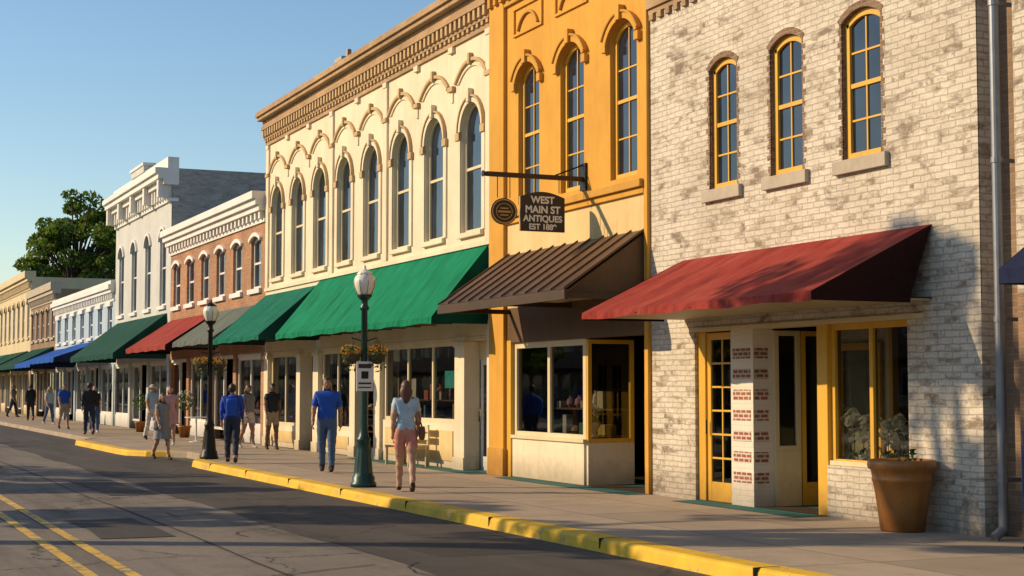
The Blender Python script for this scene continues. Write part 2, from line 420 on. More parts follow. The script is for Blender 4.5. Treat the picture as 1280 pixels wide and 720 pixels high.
def shopwin(fr,gl,X,y0,y1,z0,z1,mf,n=1,fw=.07,d=.08,transom=None,mg='glass_shop'):
    fr.box(X,X+d,y0,y0+fw,z0,z1,mf); fr.box(X,X+d,y1-fw,y1,z0,z1,mf)
    fr.box(X+.003,X+d,y0+fw,y1-fw,z0,z0+fw,mf); fr.box(X+.003,X+d,y0+fw,y1-fw,z1-fw,z1,mf)
    for i in range(1,n):
        y=y0+(y1-y0)*i/n; fr.box(X+.006,X+d,y-fw*.45,y+fw*.45,z0+fw,z1-fw,mf)
    if transom: fr.box(X+.009,X+d,y0+fw,y1-fw,transom-.03,transom+.03,mf)
    gl.poly([(X+.045,y0+.02,z0+.02),(X+.045,y0+.02,z1-.02),(X+.045,y1-.02,z1-.02),(X+.045,y1-.02,z0+.02)],mg)
def shopdoor(fr,gl,X,y0,y1,z1,mf,nv=1,nh=5,leaves=1):
    w=(y1-y0)/leaves
    for k in range(leaves):
        a=y0+k*w+.004; b=a+w-.008; s=.10
        fr.box(X,X+.05,a,a+s,.01,z1,mf); fr.box(X,X+.05,b-s,b,.01,z1,mf)
        fr.box(X+.002,X+.05,a+s,b-s,.01,.28,mf); fr.box(X+.002,X+.05,a+s,b-s,z1-s,z1,mf)
        for i in range(1,nv+1):
            y=a+s+(b-a-2*s)*i/(nv+1); fr.box(X+.012,X+.04,y-.014,y+.014,.28,z1-s,mf)
        for i in range(1,nh):
            z=.28+(z1-s-.28)*i/nh; fr.box(X+.014,X+.038,a+s,b-s,z-.014,z+.014,mf)
        gl.poly([(X+.025,a+s-.01,.27),(X+.025,a+s-.01,z1-s+.01),(X+.025,b-s+.01,z1-s+.01),(X+.025,b-s+.01,.27)],'glass_shop')
        fr.cyl((X-.05,b-.05,.95),(X-.05,b-.05,1.15),.012,.012,'darkmetal',6)
def return_win(fr,gl,Y,x0,x1,kz,z1,mf,n=1,mk=None,door=False):
    fw=.07
    if kz>0: fr.box(x0,x1,Y,Y+.1,0,kz,mk or mf)
    fr.box(x0,x0+fw,Y,Y+.07,kz,z1,mf); fr.box(x1-fw,x1,Y,Y+.07,kz,z1,mf)
    fr.box(x0+fw,x1-fw,Y+.003,Y+.07,kz,kz+fw,mf); fr.box(x0+fw,x1-fw,Y+.003,Y+.07,z1-fw,z1,mf)
    for i in range(1,n):
        x=x0+(x1-x0)*i/n; fr.box(x-.03,x+.03,Y+.005,Y+.07,kz+fw,z1-fw,mf)
    gl.poly([(x0+.02,Y+.04,kz+.02),(x1-.02,Y+.04,kz+.02),(x1-.02,Y+.04,z1-.02),(x0+.02,Y+.04,z1-.02)],'glass_shop')

def shell(mb,D,y0,y1,ztop,depth,ms,room_z=3.1,rd=3.6,low=None):
    B=D+depth
    low=ztop-.35 if low is None else low
    for y,s in ((y0,1),(y1,-1)):
        yy=y+.004*s
        mb.box(D+.02,B,min(yy,yy+.2*s),max(yy,yy+.2*s),0,low,ms)
    mb.box(B-.2,B,y0+.21,y1-.21,0,low,ms)
    mb.box(D+.3,B-.2,y0+.21,y1-.21,low-.5,low-.35,'roof')
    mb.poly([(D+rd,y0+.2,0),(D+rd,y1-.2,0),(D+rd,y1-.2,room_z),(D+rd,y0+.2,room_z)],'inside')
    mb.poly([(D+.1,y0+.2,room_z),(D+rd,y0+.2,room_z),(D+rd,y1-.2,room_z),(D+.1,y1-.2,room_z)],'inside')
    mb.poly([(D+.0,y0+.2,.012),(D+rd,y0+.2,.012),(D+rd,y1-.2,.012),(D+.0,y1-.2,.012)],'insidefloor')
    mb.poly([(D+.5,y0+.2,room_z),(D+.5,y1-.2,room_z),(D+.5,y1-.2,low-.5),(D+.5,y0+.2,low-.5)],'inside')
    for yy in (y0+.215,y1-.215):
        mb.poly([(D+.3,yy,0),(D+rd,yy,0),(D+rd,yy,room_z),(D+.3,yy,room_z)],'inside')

GOODS=[(.5,.12,.06),(.5,.4,.22),(.12,.25,.35),(.5,.46,.38),(.45,.3,.08),(.08,.2,.1),(.45,.22,.2),(.55,.52,.46)]
def goods(mb,x,y0,y1,seed,rows=(.45,.9,1.35),dens=.7):
    r=random.Random(seed)
    for z in rows:
        mb.box(x,x+.35,y0,y1,z-.03,z,'brownwood')
        y=y0+.05
        while y<y1-.25:
            w=r.uniform(.08,.28)
            if r.random()<dens:
                g=r.choice(range(len(GOODS))); h=r.uniform(.1,.36)
                if r.random()<.5: mb.box(x+.05,x+.05+w*.8,y,y+w,z+.001,z+h,col('goods_%d'%g,GOODS[g]))
                else: mb.rev(x+.17,y+w/2,[(w*.2,z+.001),(w*.48,z+h*.3),(w*.4,z+h*.7),(w*.15,z+h*.85),(w*.2,z+h)],col('goods_%d'%g,GOODS[g]),10)
            y+=w+r.uniform(.03,.3)
    for y in (y0,y1-.03): mb.box(x+.3,x+.35,y,y+.03,0,max(rows),'brownwood')

def cornice(mb,X,y0,y1,layers,m):
    for (p,za,zb) in layers: mb.box(X-p,X+.25,y0,y1,za,zb,m)
def dentils(mb,X,y0,y1,z0,z1,p,w,gap,m):
    n=int((y1-y0)/(w+gap)); st=(y1-y0)/n
    for i in range(n):
        y=y0+st*(i+.5); mb.box(X-p,X+.01,y-w/2,y+w/2,z0,z1,m)

def awning(name,D,y0,y1,ztop,zf,p,m,mend=None,val=.18,scallop=False,soffit=None,ends=True,back=.004):
    g=grp(name,(D,(y0+y1)/2,zf)); mb=MB()
    mend=mend or m; X=D-p
    n=max(2,int((y1-y0)/.9)); k=6
    r=random.Random(int(y0*10))
    grid=[]
    for i in range(n*4+1):
        y=y0+(y1-y0)*i/(n*4); row=[]
        for j in range(k+1):
            t=j/k; sag=-.026*math.sin(math.pi*t)*(1 if i%4 else .25)*(1+.5*r.random())
            row.append((D-.004-(p-.004)*t,y,ztop+(zf-ztop)*t+sag))
        grid.append(row)
    for i in range(n*4):
        for j in range(k):
            mb.poly([grid[i][j],grid[i+1][j],grid[i+1][j+1],grid[i][j+1]],m)
    vn=n*6
    for i in range(vn):
        a=y0+(y1-y0)*i/vn; b=y0+(y1-y0)*(i+1)/vn
        wob=lambda y:.014*math.sin(y*9)+.008*math.sin(y*23)
        da=val+.012*math.sin(a*4); db=val+.012*math.sin(b*4)
        mb.poly([(X,a,zf),(X,b,zf),(X+wob(b),b,zf-db),(X+wob(a),a,zf-da)],m)
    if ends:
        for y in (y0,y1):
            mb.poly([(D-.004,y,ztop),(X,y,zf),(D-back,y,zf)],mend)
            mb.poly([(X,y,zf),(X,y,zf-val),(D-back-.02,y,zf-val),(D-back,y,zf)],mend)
    mb.obj('cloth',g,smooth=False)
    f=MB()
    nn=n+1
    for i in range(nn):
        y=y0+.03+(y1-y0-.06)*i/(nn-1)
        f.cyl((D-.01,y,ztop-.05),(X+.03,y,zf-.05),.016,.016,'darkmetal',6)
        f.cyl((D-.01,y,zf-.04),(X+.03,y,zf-.06),.013,.013,'darkmetal',6)
    f.cyl((X+.03,y0+.02,zf-.06),(X+.03,y1-.02,zf-.06),.02,.02,'darkmetal',6)
    f.obj('frame',g)
    if soffit:
        s=MB(); s.box(X+.04,D-.02,y0+.02,y1-.02,zf-val+.03,zf-val+.06,soffit)
        s.obj('soffit',g)
    return g

D=11.57
# ================================================================== GROUND / ROAD
mb=MB(); mb.box(-1500,1500,-300,2500,-1.0,-.15,'ground'); mb.obj('ground')
mb=MB(); mb.poly([(-2.6,-40,-.142),(8.2,-40,-.142),(8.2,400,-.142),(-2.6,400,-.142)],'road'); mb.obj('road')
mb=MB()
r=random.Random(2)
def edge(y): return 5.35+.06*math.sin(y*.9)+.03*math.sin(y*2.7)
ys=[-20+1.0*k for k in range(120)]
for a,b in zip(ys[:-1],ys[1:]): mb.poly([(edge(a),a,-.137),(8.15,a,-.137),(8.15,b,-.137),(edge(b),b,-.137)],'lane')
mb.poly([(5.35,99,-.137),(8.15,99,-.137),(8.15,400,-.137),(5.35,400,-.137)],'lane')
mb.obj('parking_lane')
def seam(mb,pts,w,z=-.1335):
    for (a,b) in zip(pts[:-1],pts[1:]):
        d=Vector((b[0]-a[0],b[1]-a[1],0)).normalized(); n=Vector((-d.y,d.x,0))*w
        mb.poly([(a[0]-n.x,a[1]-n.y,z),(b[0]-n.x,b[1]-n.y,z),(b[0]+n.x,b[1]+n.y,z),(a[0]+n.x,a[1]+n.y,z)],'seam')
mb=MB()
seam(mb,[(4.1+.05*math.sin(k*.7)+r.uniform(-.03,.03),-10+k*1.5) for k in range(120)],.016)
for y in (14,21,28,35,42,49,56,63):
    seam(mb,[(2.95+.27*i,y+r.uniform(-.07,.07)+.1*i) for i in range(9)],.013)
for k in range(9):   # meandering tar-sealed cracks
    x=r.uniform(3.2,7.0); y=12+k*3.1; pts=[(x,y)]
    an=r.uniform(.3,2.8)
    for q in range(14):
        an+=r.uniform(-.5,.5); x=min(7.4,max(3.0,x+.22*math.cos(an))); y+=.22*math.sin(an); pts.append((x,y))
    seam(mb,pts,.010,-.1328)
mb.obj('road_seam')
mb=MB()
for (x0,x1,y0,y1) in ((3.1,3.95,18.6,21.4),(5.9,7.2,15.2,17.0),(4.4,5.2,26,30.5),(6.1,7.4,27,28.6),(3.2,3.8,36,41)):
    j=lambda:r.uniform(-.05,.05)
    pts=[(x0+j(),y0+j()),((x0+x1)/2,y0+j()),(x1+j(),y0+j()),(x1+j(),(y0+y1)/2),(x1+j(),y1+j()),((x0+x1)/2,y1+j()),(x0+j(),y1+j()),(x0+j(),(y0+y1)/2)]
    mb.poly([(p[0],p[1],-.1352) for p in pts],'patch')
mb.obj('road_patch')
mb=MB()
for x in (2.33,2.70):
    mb.poly([(x,-20,-.132),(x+.12,-20,-.132),(x+.12,300,-.132),(x,300,-.132)],'line')
mb.obj('road_marking')
path=[(9.6,4.0),(8.6,6.2),(8.0,8.2),(7.75,10.2),(7.66,12.5),(7.65,34.0),(7.70,34.9),(7.9,35.6),(8.3,36.0),(8.6,36.4),(8.6,39.6),(8.3,40.1),(7.75,40.5),(7.4,41.2),(7.33,42.2),(7.33,49.5),(7.5,50.5),(7.9,51.2),(8.1,52.0),(8.1,200)]
mb=MB()
for (a,b) in zip(path[:-1],path[1:]):
    mb.poly([(a[0]+.28,a[1],0),(D+.6,a[1],0),(D+.6,b[1],0),(b[0]+.28,b[1],0)],'walk')
mb.poly([(9.88,4,0),(D+.6,4,0),(D+.6,-10,0),(9.88,-10,0)],'walk')
mb.obj('sidewalk')
def kerb(path,m,mb):
    for (a,b) in zip(path[:-1],path[1:]):
        q=[(0.0,-.15),(.02,-.03),(.035,-.008),(.06,.006),(.29,.008)]
        for (p,s) in zip(q[:-1],q[1:]):
            mb.poly([(a[0]+p[0],a[1],p[1]),(b[0]+p[0],b[1],p[1]),(b[0]+s[0],b[1],s[1]),(a[0]+s[0],a[1],s[1])],m)
mb=MB(); kerb(path[:9],'kerb',mb); 
for y in range(6,34,3): mb.box(7.66,7.945,y,y+.012,-.1,.010,'seam')
mb.obj('kerb')
mb=MB(); kerb(path[9:12],'walk',mb); kerb(path[16:],'walk',mb); kerb(path[8:10],'walk',mb); mb.obj('kerb')
mb=MB(); kerb(path[11:17],'kerb',mb); mb.obj('kerb')
mb=MB(); mb.box(-7,-2.6,-40,300,-.15,0,'walk'); mb.obj('sidewalk')
mb=MB(); mb.box(-24,-7,-40,300,-.15,-.02,'lot'); mb.obj('car_park_ground')
mb=MB()
for (a,b,x1) in ((16.5,19.6,D+1.1),(20.95,26.0,D+1.0),(27.1,34.5,D+.3)):
    mb.poly([(D-.42,a,.004),(D-.42,b,.004),(x1,b,.016),(x1,a,.016)],'tealtile')
mb.obj('tiled_floor')
def backrow(name,y0,y1,zt,m,xf=-26):  # unseen opposite row, added to darken reflections in the shop glass
    g=grp(name,(xf,y0,0)); w=MB(); w.box(xf-10,xf,y0,y1,0,zt,m); w.box(xf,xf+.25,y0+.01,y1-.01,zt-.5,zt-.1,'tan'); w.box(xf,xf+1.2,y0+.5,y1-.5,2.9,3.0,'dgreen')
    n=int((y1-y0)/2.4); st=(y1-y0)/n
    for k in range(n):
        c=y0+st*(k+.5)
        for (a,b) in ((.6,2.6),(4.2,6.0)):
            if b<zt-.6:
                w.box(xf-.01,xf+.05,c-.6,c+.6,a,b,'whitewood'); w.box(xf+.03,xf+.06,c-.5,c+.5,a+.1,b-.1,'glass_up')
    w.obj('walls_and_windows',g)
yy=2
for k,(w_,z_,m_) in enumerate(((13,7.4,'redbrick'),(11,6.8,'sand'),(15,8.0,'brownbrick'),(12,7.0,'greystucco'),(14,8.2,'redbrick'),(16,7.2,'brownbrick'),(14,8.4,'redbrick'),(18,8.5,'brownbrick'),(24,9.5,'redbrick'),(26,10,'brownbrick'),(30,11,'redbrick'),(35,11,'brownbrick'),(40,12,'redbrick'),(60,12,'brownbrick'))):
    backrow('unseen_back_row_building',yy,yy+w_,z_,m_); yy+=w_+.05

# ================================================================== WHITE BRICK BUILDING
Y0,Y1=13.53,20.90
g=grp('white_brick_building',(D,Y0,0))
w=MB(); ops=[(15.22,16.0,4.4,6.24,.13),(16.86,17.60,4.4,6.24,.13),(18.44,19.16,4.4,6.24,.13)]
wall(w,D,Y0,Y1,2.46,7.3,ops,.16,'whitebrick','redjamb')
w.box(D,D+.35,Y0,14.80,0,2.46,'whitebrick')
w.box(D+.0,D+.35,19.62,Y1,0,2.46,'whitebrick')
w.box(D+.006,D+.25,14.80,16.42,0,.64,'whitebrick')
w.box(D-.02,D+.30,18.06,18.62,0,2.46,'stripebase')
for k in range(7): w.box(D-.026,D+.2,18.12,18.56,.32+.28*k,.46+.28*k,'stripered')
for k in range(7): w.box(D,D+.22,18.054,18.1,.32+.28*k,.46+.28*k,'stripered')
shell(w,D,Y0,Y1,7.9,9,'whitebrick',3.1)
w.box(D-.03,D+.25,Y0,Y1,7.3,7.38,'tanbrick'); w.box(D-.07,D+.25,Y0,Y1,7.38,7.6,'tanbrick'); w.box(D-.12,D+.25,Y0,Y1,7.6,7.9,'tanbrick')
dentils(w,D,Y0,Y1,7.2,7.3,.05,.12,.12,'tanbrick')
w.obj('walls',g)
fr=MB(); gl=MB(); tr=MB()
rr=random.Random(3)
for o in ops:
    ya,yb,za,zb,ri=o
    window(fr,gl,D+.06,ya,yb,za,zb,ri,'yellowwood',fw=.085,nv=1,nh=2)
    tr.arch(D-.008,D+.05,(ya+yb)/2,(yb-ya)/2,zb-ri,ri,.09,'redjamb',a_ext=.03)
    z=za
    while z<zb-ri-.02:
        wd=.02+.04*(int(z/.075)%2)+rr.uniform(0,.03)
        for s,y in ((-1,ya),(1,yb)):
            a,b=sorted((y,y+s*wd)); tr.box(D-.004,D+.02,a,b,z,z+.072,'redjamb')
        z+=.075
    tr.box(D-.07,D+.10,ya-.14,yb+.14,za-.17,za-.002,'stone')
tr.obj('trim',g,bevel=.006)
F='yellowwood'
shopwin(fr,gl,D+.08,14.80,16.42,.64,2.40,F,2,.08)
fr.box(D+.02,D+.24,16.42,16.64,0,2.42,F)
fr.box(D+.04,D+.2,14.80,16.42,.642,.70,'creamwood')
fr.box(D-.03,D+.30,14.5,19.62,2.40,2.458,'creamwood') 
fr.box(D+.05,D+.2,19.42,19.62,0,2.4,F)
shopdoor(fr,gl,D+.08,18.64,19.42,2.38,F,1,6)
return_win(fr,gl,18.02,D+.30,D+.72,.75,2.38,'creamwood',1,'creamwood')
return_win(fr,gl,18.03,D+.74,D+1.15,.25,2.38,F,1,F)
fr.box(D+1.15,D+1.25,16.6,18.1,0,2.4,'creamwood')
shopdoor(fr,gl,D+1.08,16.75,17.7,2.2,F,0,1)
fr.box(D+.25,D+1.2,16.52,16.60,0,.64,'creamwood'); fr.box(D+1.1,D+1.2,16.52,16.6,.64,2.4,F)
fr.obj('window_frames',g,bevel=.005); gl.obj('glass',g)
i=MB(); goods(i,D+1.6,14.0,16.2,4); goods(i,D+3.1,17.5,20.5,5)
i.box(D+.30,D+.95,14.9,16.4,.5,.66,'creamwood')
i.obj('shop_goods',g)
g=grp('orchid_display',(D+.4,15.6,.66)); fl=MB(); r=random.Random(8)
for k in range(13):
    y=14.95+k*.11+r.uniform(-.04,.04); x=D+.28+r.uniform(-.06,.12); h=r.uniform(.98,1.3)
    if k%3==1: fl.rev(x,y,[(0,.662),(.05,.662),(.07,.78),(.06,.78)],'whitemetal',12)
    fl.cyl((x,y,.66),(x+.03,y+.05,h),.006,.005,'leaf2',5)
    for q in range(30):
        c=Vector((x+.02+r.gauss(0,.03),y+.04+r.gauss(0,.05),h+r.uniform(-.26,.06))); s=.05
        a=Vector((r.gauss(0,.4),r.gauss(0,1),r.gauss(0,1))).normalized()*s; b=Vector((0.3,-a.z,a.y)).normalized()*s
        fl.poly([c-a,c-b,c+a,c+b],'white_petal')
    for q in range(7):
        c=Vector((x+r.gauss(0,.05),y+r.gauss(0,.06),.70+r.uniform(0,.12))); a=Vector((r.gauss(0,.5),r.gauss(0,1),.8)).normalized()*.08; b=a.orthogonal().normalized()*.025
        fl.poly([c-a,c-b,c+a,c+b],'leaf2')
fl.obj('flowers_and_pots',g)
awning('fabric_awning',D,14.33,19.94,3.46,2.66,1.65,'red','red_shaded',val=.10,soffit='creamwood',back=.3)

# ================================================================== OCHRE BUILDING
Y0,Y1=20.90,26.98; E=D-.02
g=grp('ochre_stucco_building',(E,Y0,0))
w=MB(); ops=[(21.28,22.18,4.9,7.40,.26),(23.12,24.02,4.9,7.40,.26),(24.88,25.78,4.9,7.40,.26)]
wall(w,E,Y0,Y1,4.7,9.6,ops,.18,'ochre')
w.poly([(E+.003,Y0,2.46),(E+.003,Y1,2.46),(E+.003,Y1,4.7),(E+.003,Y0,4.7)],'paleochre')
shell(w,E,Y0,Y1,9.6,9,'tanbrick',3.1)
w.box(E+.02,E+.25,23.2,26.1,0,.70,'cream')
w.obj('walls',g)
t=MB()
t.box(E-.07,E+.3,26.30,26.975,0,9.0,'ochre'); t.box(E-.04,E+.3,20.905,21.02,0,9.0,'ochre')
t.box(E-.10,E+.1,26.26,26.98,0,.5,'ochre_trim')
t.box(E-.11,E+.0,21.02,26.3,4.68,4.80,'ochre_trim'); t.box(E-.05,E+.0,21.02,26.3,4.58,4.68,'ochre')
for o in ops:
    ya,yb,za,zb,ri=o; yc=(ya+yb)/2
    t.arch(E-.07,E+.03,yc,(yb-ya)/2+.03,zb-ri,ri+.02,.13,'ochre',a_ext=.03)
    t.arch(E-.10,E-.06,yc,(yb-ya)/2+.13,zb-ri+.04,ri+.08,.04,'ochre_trim',a_ext=.03)
    for y in (ya-.17,yb+.03): t.box(E-.08,E+.02,y,y+.14,6.98,7.12,'ochre')
    t.box(E-.12,E+.0,yc-.07,yc+.07,7.40,7.64,'ochre')
    t.box(E-.04,E+0,yc-.62,yc+.62,7.98,8.03,'ochre'); t.box(E-.04,E+0,yc-.62,yc+.62,8.47,8.52,'ochre')
    for y in (yc-.62,yc+.57): t.box(E-.038,E+0,y,y+.05,8.03,8.47,'ochre')
    t.arch(E-.05,E,yc,.4,8.06,.26,.05,'ochre_trim')
cornice(t,E,Y0+.004,Y1-.004,[(.06,8.62,8.72),(.16,8.92,9.02),(.28,9.02,9.16),(.36,9.4,9.6),(.2,9.16,9.4)],'ochre_trim')
dentils(t,E,Y0,Y1,8.72,8.92,.14,.12,.14,'ochre_trim')
t.obj('trim',g,bevel=.008)
fr=MB(); gl=MB()
for o in ops: window(fr,gl,E+.08,*o[:4],o[4],'yellowwood',fw=.085,nv=1,nh=2)
shopwin(fr,gl,E+.06,23.2,26.1,.72,2.42,'creamwood',2,.11)
fr.box(E-.01,E+.2,26.1,26.3,0,2.46,'yellowwood')
fr.box(E-.02,E+.16,23.15,26.1,.70,.76,'creamwood')
fr.box(E-.0,E+.25,21.02,26.3,2.42,3.05,'brownwood')
return_win(fr,gl,23.12,E+.06,E+.92,.70,2.40,'yellowwood',1,'cream')
fr.box(E+1.15,E+1.25,20.95,21.3,0,2.42,'yellowwood'); fr.box(E+1.15,E+1.25,22.4,23.2,0,2.42,'yellowwood')
shopdoor(fr,gl,E+1.15,21.3,22.4,2.1,'yellowwood',1,4,2)
fr.box(E+1.15,E+1.22,21.3,22.4,2.1,2.42,'creamwood')
fr.obj('window_frames',g,bevel=.005); gl.obj('glass',g)
i=MB(); goods(i,E+.7,23.5,26.0,14,(.8,1.25)); goods(i,E+3.1,21.3,26,15)
i.rev(E+.45,23.75,[(0,.78),(.1,.78),(.06,.84),(.13,.95),(.16,1.02),(.14,1.02)],'whitemetal',16)
leaves_later=(E+.45,23.75,1.12)
i.obj('shop_goods',g)
g=grp('metal_awning',(E,23.6,3)); mb=MB(); a0,a1=21.03,26.2
X1=E-1.36; zt,zf=4.02,3.08
mb.poly([(E,a0,zt),(E,a1,zt),(X1,a1,zf),(X1,a0,zf)],'brownmetal')
mb.poly([(E,a0,zt-.04),(E,a1,zt-.04),(X1+.01,a1,zf-.04),(X1+.01,a0,zf-.04)],'brownwood')
nrib=11
for k in range(nrib+1):
    y=a0+(a1-a0)*k/nrib
    for s in (-.012,.012):
        mb.poly([(E,y+s,zt),(E,y+s,zt+.035),(X1-.02,y+s,zf+.03),(X1-.02,y+s,zf-.005)],'brownmetal')
    mb.poly([(E,y-.012,zt+.035),(E,y+.012,zt+.035),(X1-.02,y+.012,zf+.03),(X1-.02,y-.012,zf+.03)],'brownmetal')
mb.box(X1-.03,X1+.03,a0-.02,a1+.02,zf-.16,zf-.01,'brownwood')
mb.poly([(E,a0+.03,zt-.05),(X1+.04,a0+.03,zf-.05),(X1+.04,a0+.03,zf-.14),(E,a0+.03,zf-.14)],'brownwood')
for y in (a0,a0+(a1-a0)/2,a1-.06):
    mb.box(X1+.03,E,y,y+.06,zf-.14,zf-.06,'brownwood')
mb.obj('panels_and_beams',g)

g=grp('hanging_shop_sign',(10.7,23.1,5.0)); mb=MB()
mb.box(9.78,E+.0,23.07,23.13,5.0,5.075,'brownwood')
mb.cyl((9.72,23.1,5.037),(9.80,23.1,5.037),.055,.02,'darkmetal',10)
mb.box(E-.04,E+0,23.0,23.2,4.85,5.3,'darkmetal')
mb.cyl((E-.02,23.1,5.28),(11.0,23.1,5.07),.014,.014,'darkmetal',6)
for x in (10.47,11.08,9.98,10.2): mb.cyl((x,23.1,5.0),(x,23.1,4.78 if x>10.3 else 4.66),.008,.008,'darkmetal',5)
n=14; out=[(10.37,4.14),(11.17,4.14),(11.17,4.70)]
for k in range(1,n): 
    t=k/n; out.append((11.17-.8*t,4.70+.09*math.sin(math.pi*t)*(1)))
out.append((10.37,4.70))
for (yy,mm) in ((23.075,'blackpaint'),(23.125,'blackpaint')): mb.poly([(x,yy,z) for x,z in out],mm)
for p,q in zip(out,out[1:]+out[:1]):
    mb.poly([(p[0],23.075,p[1]),(q[0],23.075,q[1]),(q[0],23.125,q[1]),(p[0],23.125,p[1])],'goldpaint')
for yy in (23.08,23.12): mb.poly([(10.09+.235*math.cos(2*math.pi*k/28),yy,4.44+.215*math.sin(2*math.pi*k/28)) for k in range(28)],'brownwood')
for k in range(28):
    t0=2*math.pi*k/28; t1=2*math.pi*(k+1)/28
    P=lambda t,s,y:(10.09+.235*s*math.cos(t),y,4.44+.215*s*math.sin(t))
    mb.poly([P(t0,1,23.08),P(t1,1,23.08),P(t1,1,23.12),P(t0,1,23.12)],'goldpaint')
    mb.poly([P(t0,.93,23.073),P(t1,.93,23.073),P(t1,.84,23.073),P(t0,.84,23.073)],'goldpaint')
    mb.poly([P(t0,.62,23.073),P(t1,.62,23.073),P(t1,.57,23.073),P(t0,.57,23.073)],'goldpaint')
mb.box(9.98,10.2,23.07,23.078,4.42,4.45,'goldpaint'); mb.box(10.02,10.16,23.07,23.078,4.48,4.5,'goldpaint'); mb.box(10.02,10.16,23.07,23.078,4.37,4.39,'goldpaint')
mb.obj('bracket_and_boards',g)
def text(s,size,loc,rot,m,parent,name='lettering'):
    cu=bpy.data.curves.new(name,'FONT'); cu.body=s; cu.size=size; cu.align_x='CENTER'; cu.extrude=.003
    cu.offset=.003*size/.1
    o=bpy.data.objects.new(name+'_tmp',cu); COL.objects.link(o)
    dg=bpy.context.evaluated_depsgraph_get(); me=bpy.data.meshes.new_from_object(o.evaluated_get(dg))
    bpy.data.objects.remove(o); me.materials.clear(); me.materials.append(M[m])
    q=bpy.data.objects.new(name,me); COL.objects.link(q); q.rotation_euler=rot
    q.parent=parent; q.location=Vector(loc)-Vector(parent.location); return q
for s,z,sz in (('WEST',4.60,.16),('MAIN ST',4.44,.165),('ANTIQUES',4.30,.145),('EST 1889',4.17,.13)):
    text(s,sz,(10.77,23.068,z),(math.pi/2,0,0),'lettering',g)

# ================================================================== CREAM BUILDING
Y0,Y1=26.98,43.26
g=grp('cream_arcaded_building',(D,Y0,0))
w=MB(); cs=[28.03+2.0*k for k in range(8)]
ops=[(c-.52,c+.52,4.62,7.14,.5) for c in cs]
wall(w,D,Y0,Y1,2.6,8.6,ops,.17,'cream')
shell(w,D,Y0,Y1,9.3,10,'tanbrick',3.1)
fr=MB(); gl=MB(); t=MB()
for o in ops:
    window(fr,gl,D+.07,*o[:4],o[4],'creamwood',fw=.06,nv=0,nh=0)
    yc=(o[0]+o[1])/2
    t.box(D-.08,D+.07,o[0]-.08,o[1]+.08,4.52,4.618,'cream')
    t.arch(D-.05,D+.02,yc,.53,6.64,.51,.09,'cream')
    t.arch(D-.075,D-.0,yc,.63,6.64,.62,.04,'tan')
    t.box(D-.11,D+.0,yc-.06,yc+.06,7.15,7.42,'cream')
    for s in (-1,1):
        a,b=sorted((yc+s*.54,yc+s*.70)); t.box(D-.035,D+.01,a,b,4.62,6.48,'cream')
        a,b=sorted((yc+s*.53,yc+s*.74)); t.box(D-.07,D+.01,a,b,6.48,6.63,'tan')
    t.arch(D-.06,D+.0,yc,.78,7.62,.34,.07,'tan'); t.arch(D-.03,D+0,yc,.66,7.60,.26,.05,'cream')
    t.box(D-.09,D+0,yc-.05,yc+.05,7.90,8.12,'tan')
for k in range(9):
    y=min(max(27.03+2*k,Y0+.15),Y1-.15)
    if k in (0,3,5,8): t.box(D-.05,D+.01,y-.13,y+.13,4.4,8.3,'cream')
    else: t.box(D-.03,D+.01,y-.05,y+.05,7.3,7.62,'cream')
    t.box(D-.08,D+.01,y-.14,y+.14,7.52,7.62,'tan')
    t.box(D-.07,D+.01,y-.12,y+.12,8.3,8.42,'cream')
t.box(D-.05,D+.01,Y0+.02,Y1-.02,4.30,4.40,'cream')
cornice(t,D,Y0+.003,Y1-.003,[(.05,8.42,8.52),(.10,8.6,8.66),(.18,8.86,8.96),(.14,8.96,9.12),(.30,9.12,9.22),(.36,9.22,9.36)],'tanbrick')
dentils(t,D,Y0,Y1,8.66,8.86,.16,.11,.13,'tan')
dentils(t,D,Y0,Y1,8.52,8.6,.09,.11,.13,'tan')
t.box(D+.0,D+.25,Y0,Y1,8.6,8.86,'tan')
w.box(D-.0,D+.25,Y0+.01,Y0+.3,0,2.6,'cream')
F='creamwood'
shopdoor(fr,gl,D+.3,27.3,28.3,2.15,'whitewood',0,1)
fr.box(D+.28,D+.36,27.28,28.32,2.15,2.6,'creamwood')
def bay(y0,y1,n,knee=.9,m='cream'):
    w.box(D+.04,D+.25,y0,y1,0,knee,m); shopwin(fr,gl,D+.08,y0,y1,knee,2.52,F,n,.08)
    w.box(D+.02,D+.06,y0+.2,y1-.2,.15,knee-.15,'paleochre')
def pier(y0,y1,m='cream'):
    w.box(D-.03,D+.3,y0,y1,0,2.6,m); w.box(D-.06,D+.2,y0-.03,y1+.03,0,.25,m); w.box(D-.06,D+.2,y0-.03,y1+.03,2.4,2.5,m)
w.box(D+.05,D+.25,Y0+.3,Y1-.3,2.52,2.6,'cream')
pier(28.34,28.84); bay(28.87,33.3,3); pier(33.34,33.75)
shopdoor(fr,gl,D+.6,33.8,35.0,2.2,'brownwood',0,1,2); fr.box(D+.6,D+.7,33.76,35.1,2.2,2.6,F)
pier(35.1,35.5); bay(35.55,38.0,2,.6); pier(38.05,38.5)
shopdoor(fr,gl,D+.5,38.55,39.6,2.2,'brownwood',0,1); fr.box(D+.5,D+.6,38.5,39.65,2.2,2.6,F)
pier(39.65,40.0); bay(40.05,42.8,2,.6); pier(42.85,43.25)
w.obj('walls',g); t.obj('trim',g,bevel=.008); fr.obj('window_frames',g,bevel=.005); gl.obj('glass',g)
i=MB(); goods(i,D+.7,29.0,33.1,24,(.95,1.35),.5); goods(i,D+3.0,27.5,38,25); goods(i,D+.8,35.7,37.9,26,(.7,1.1),.5); goods(i,D+2.0,38.7,42.8,27)
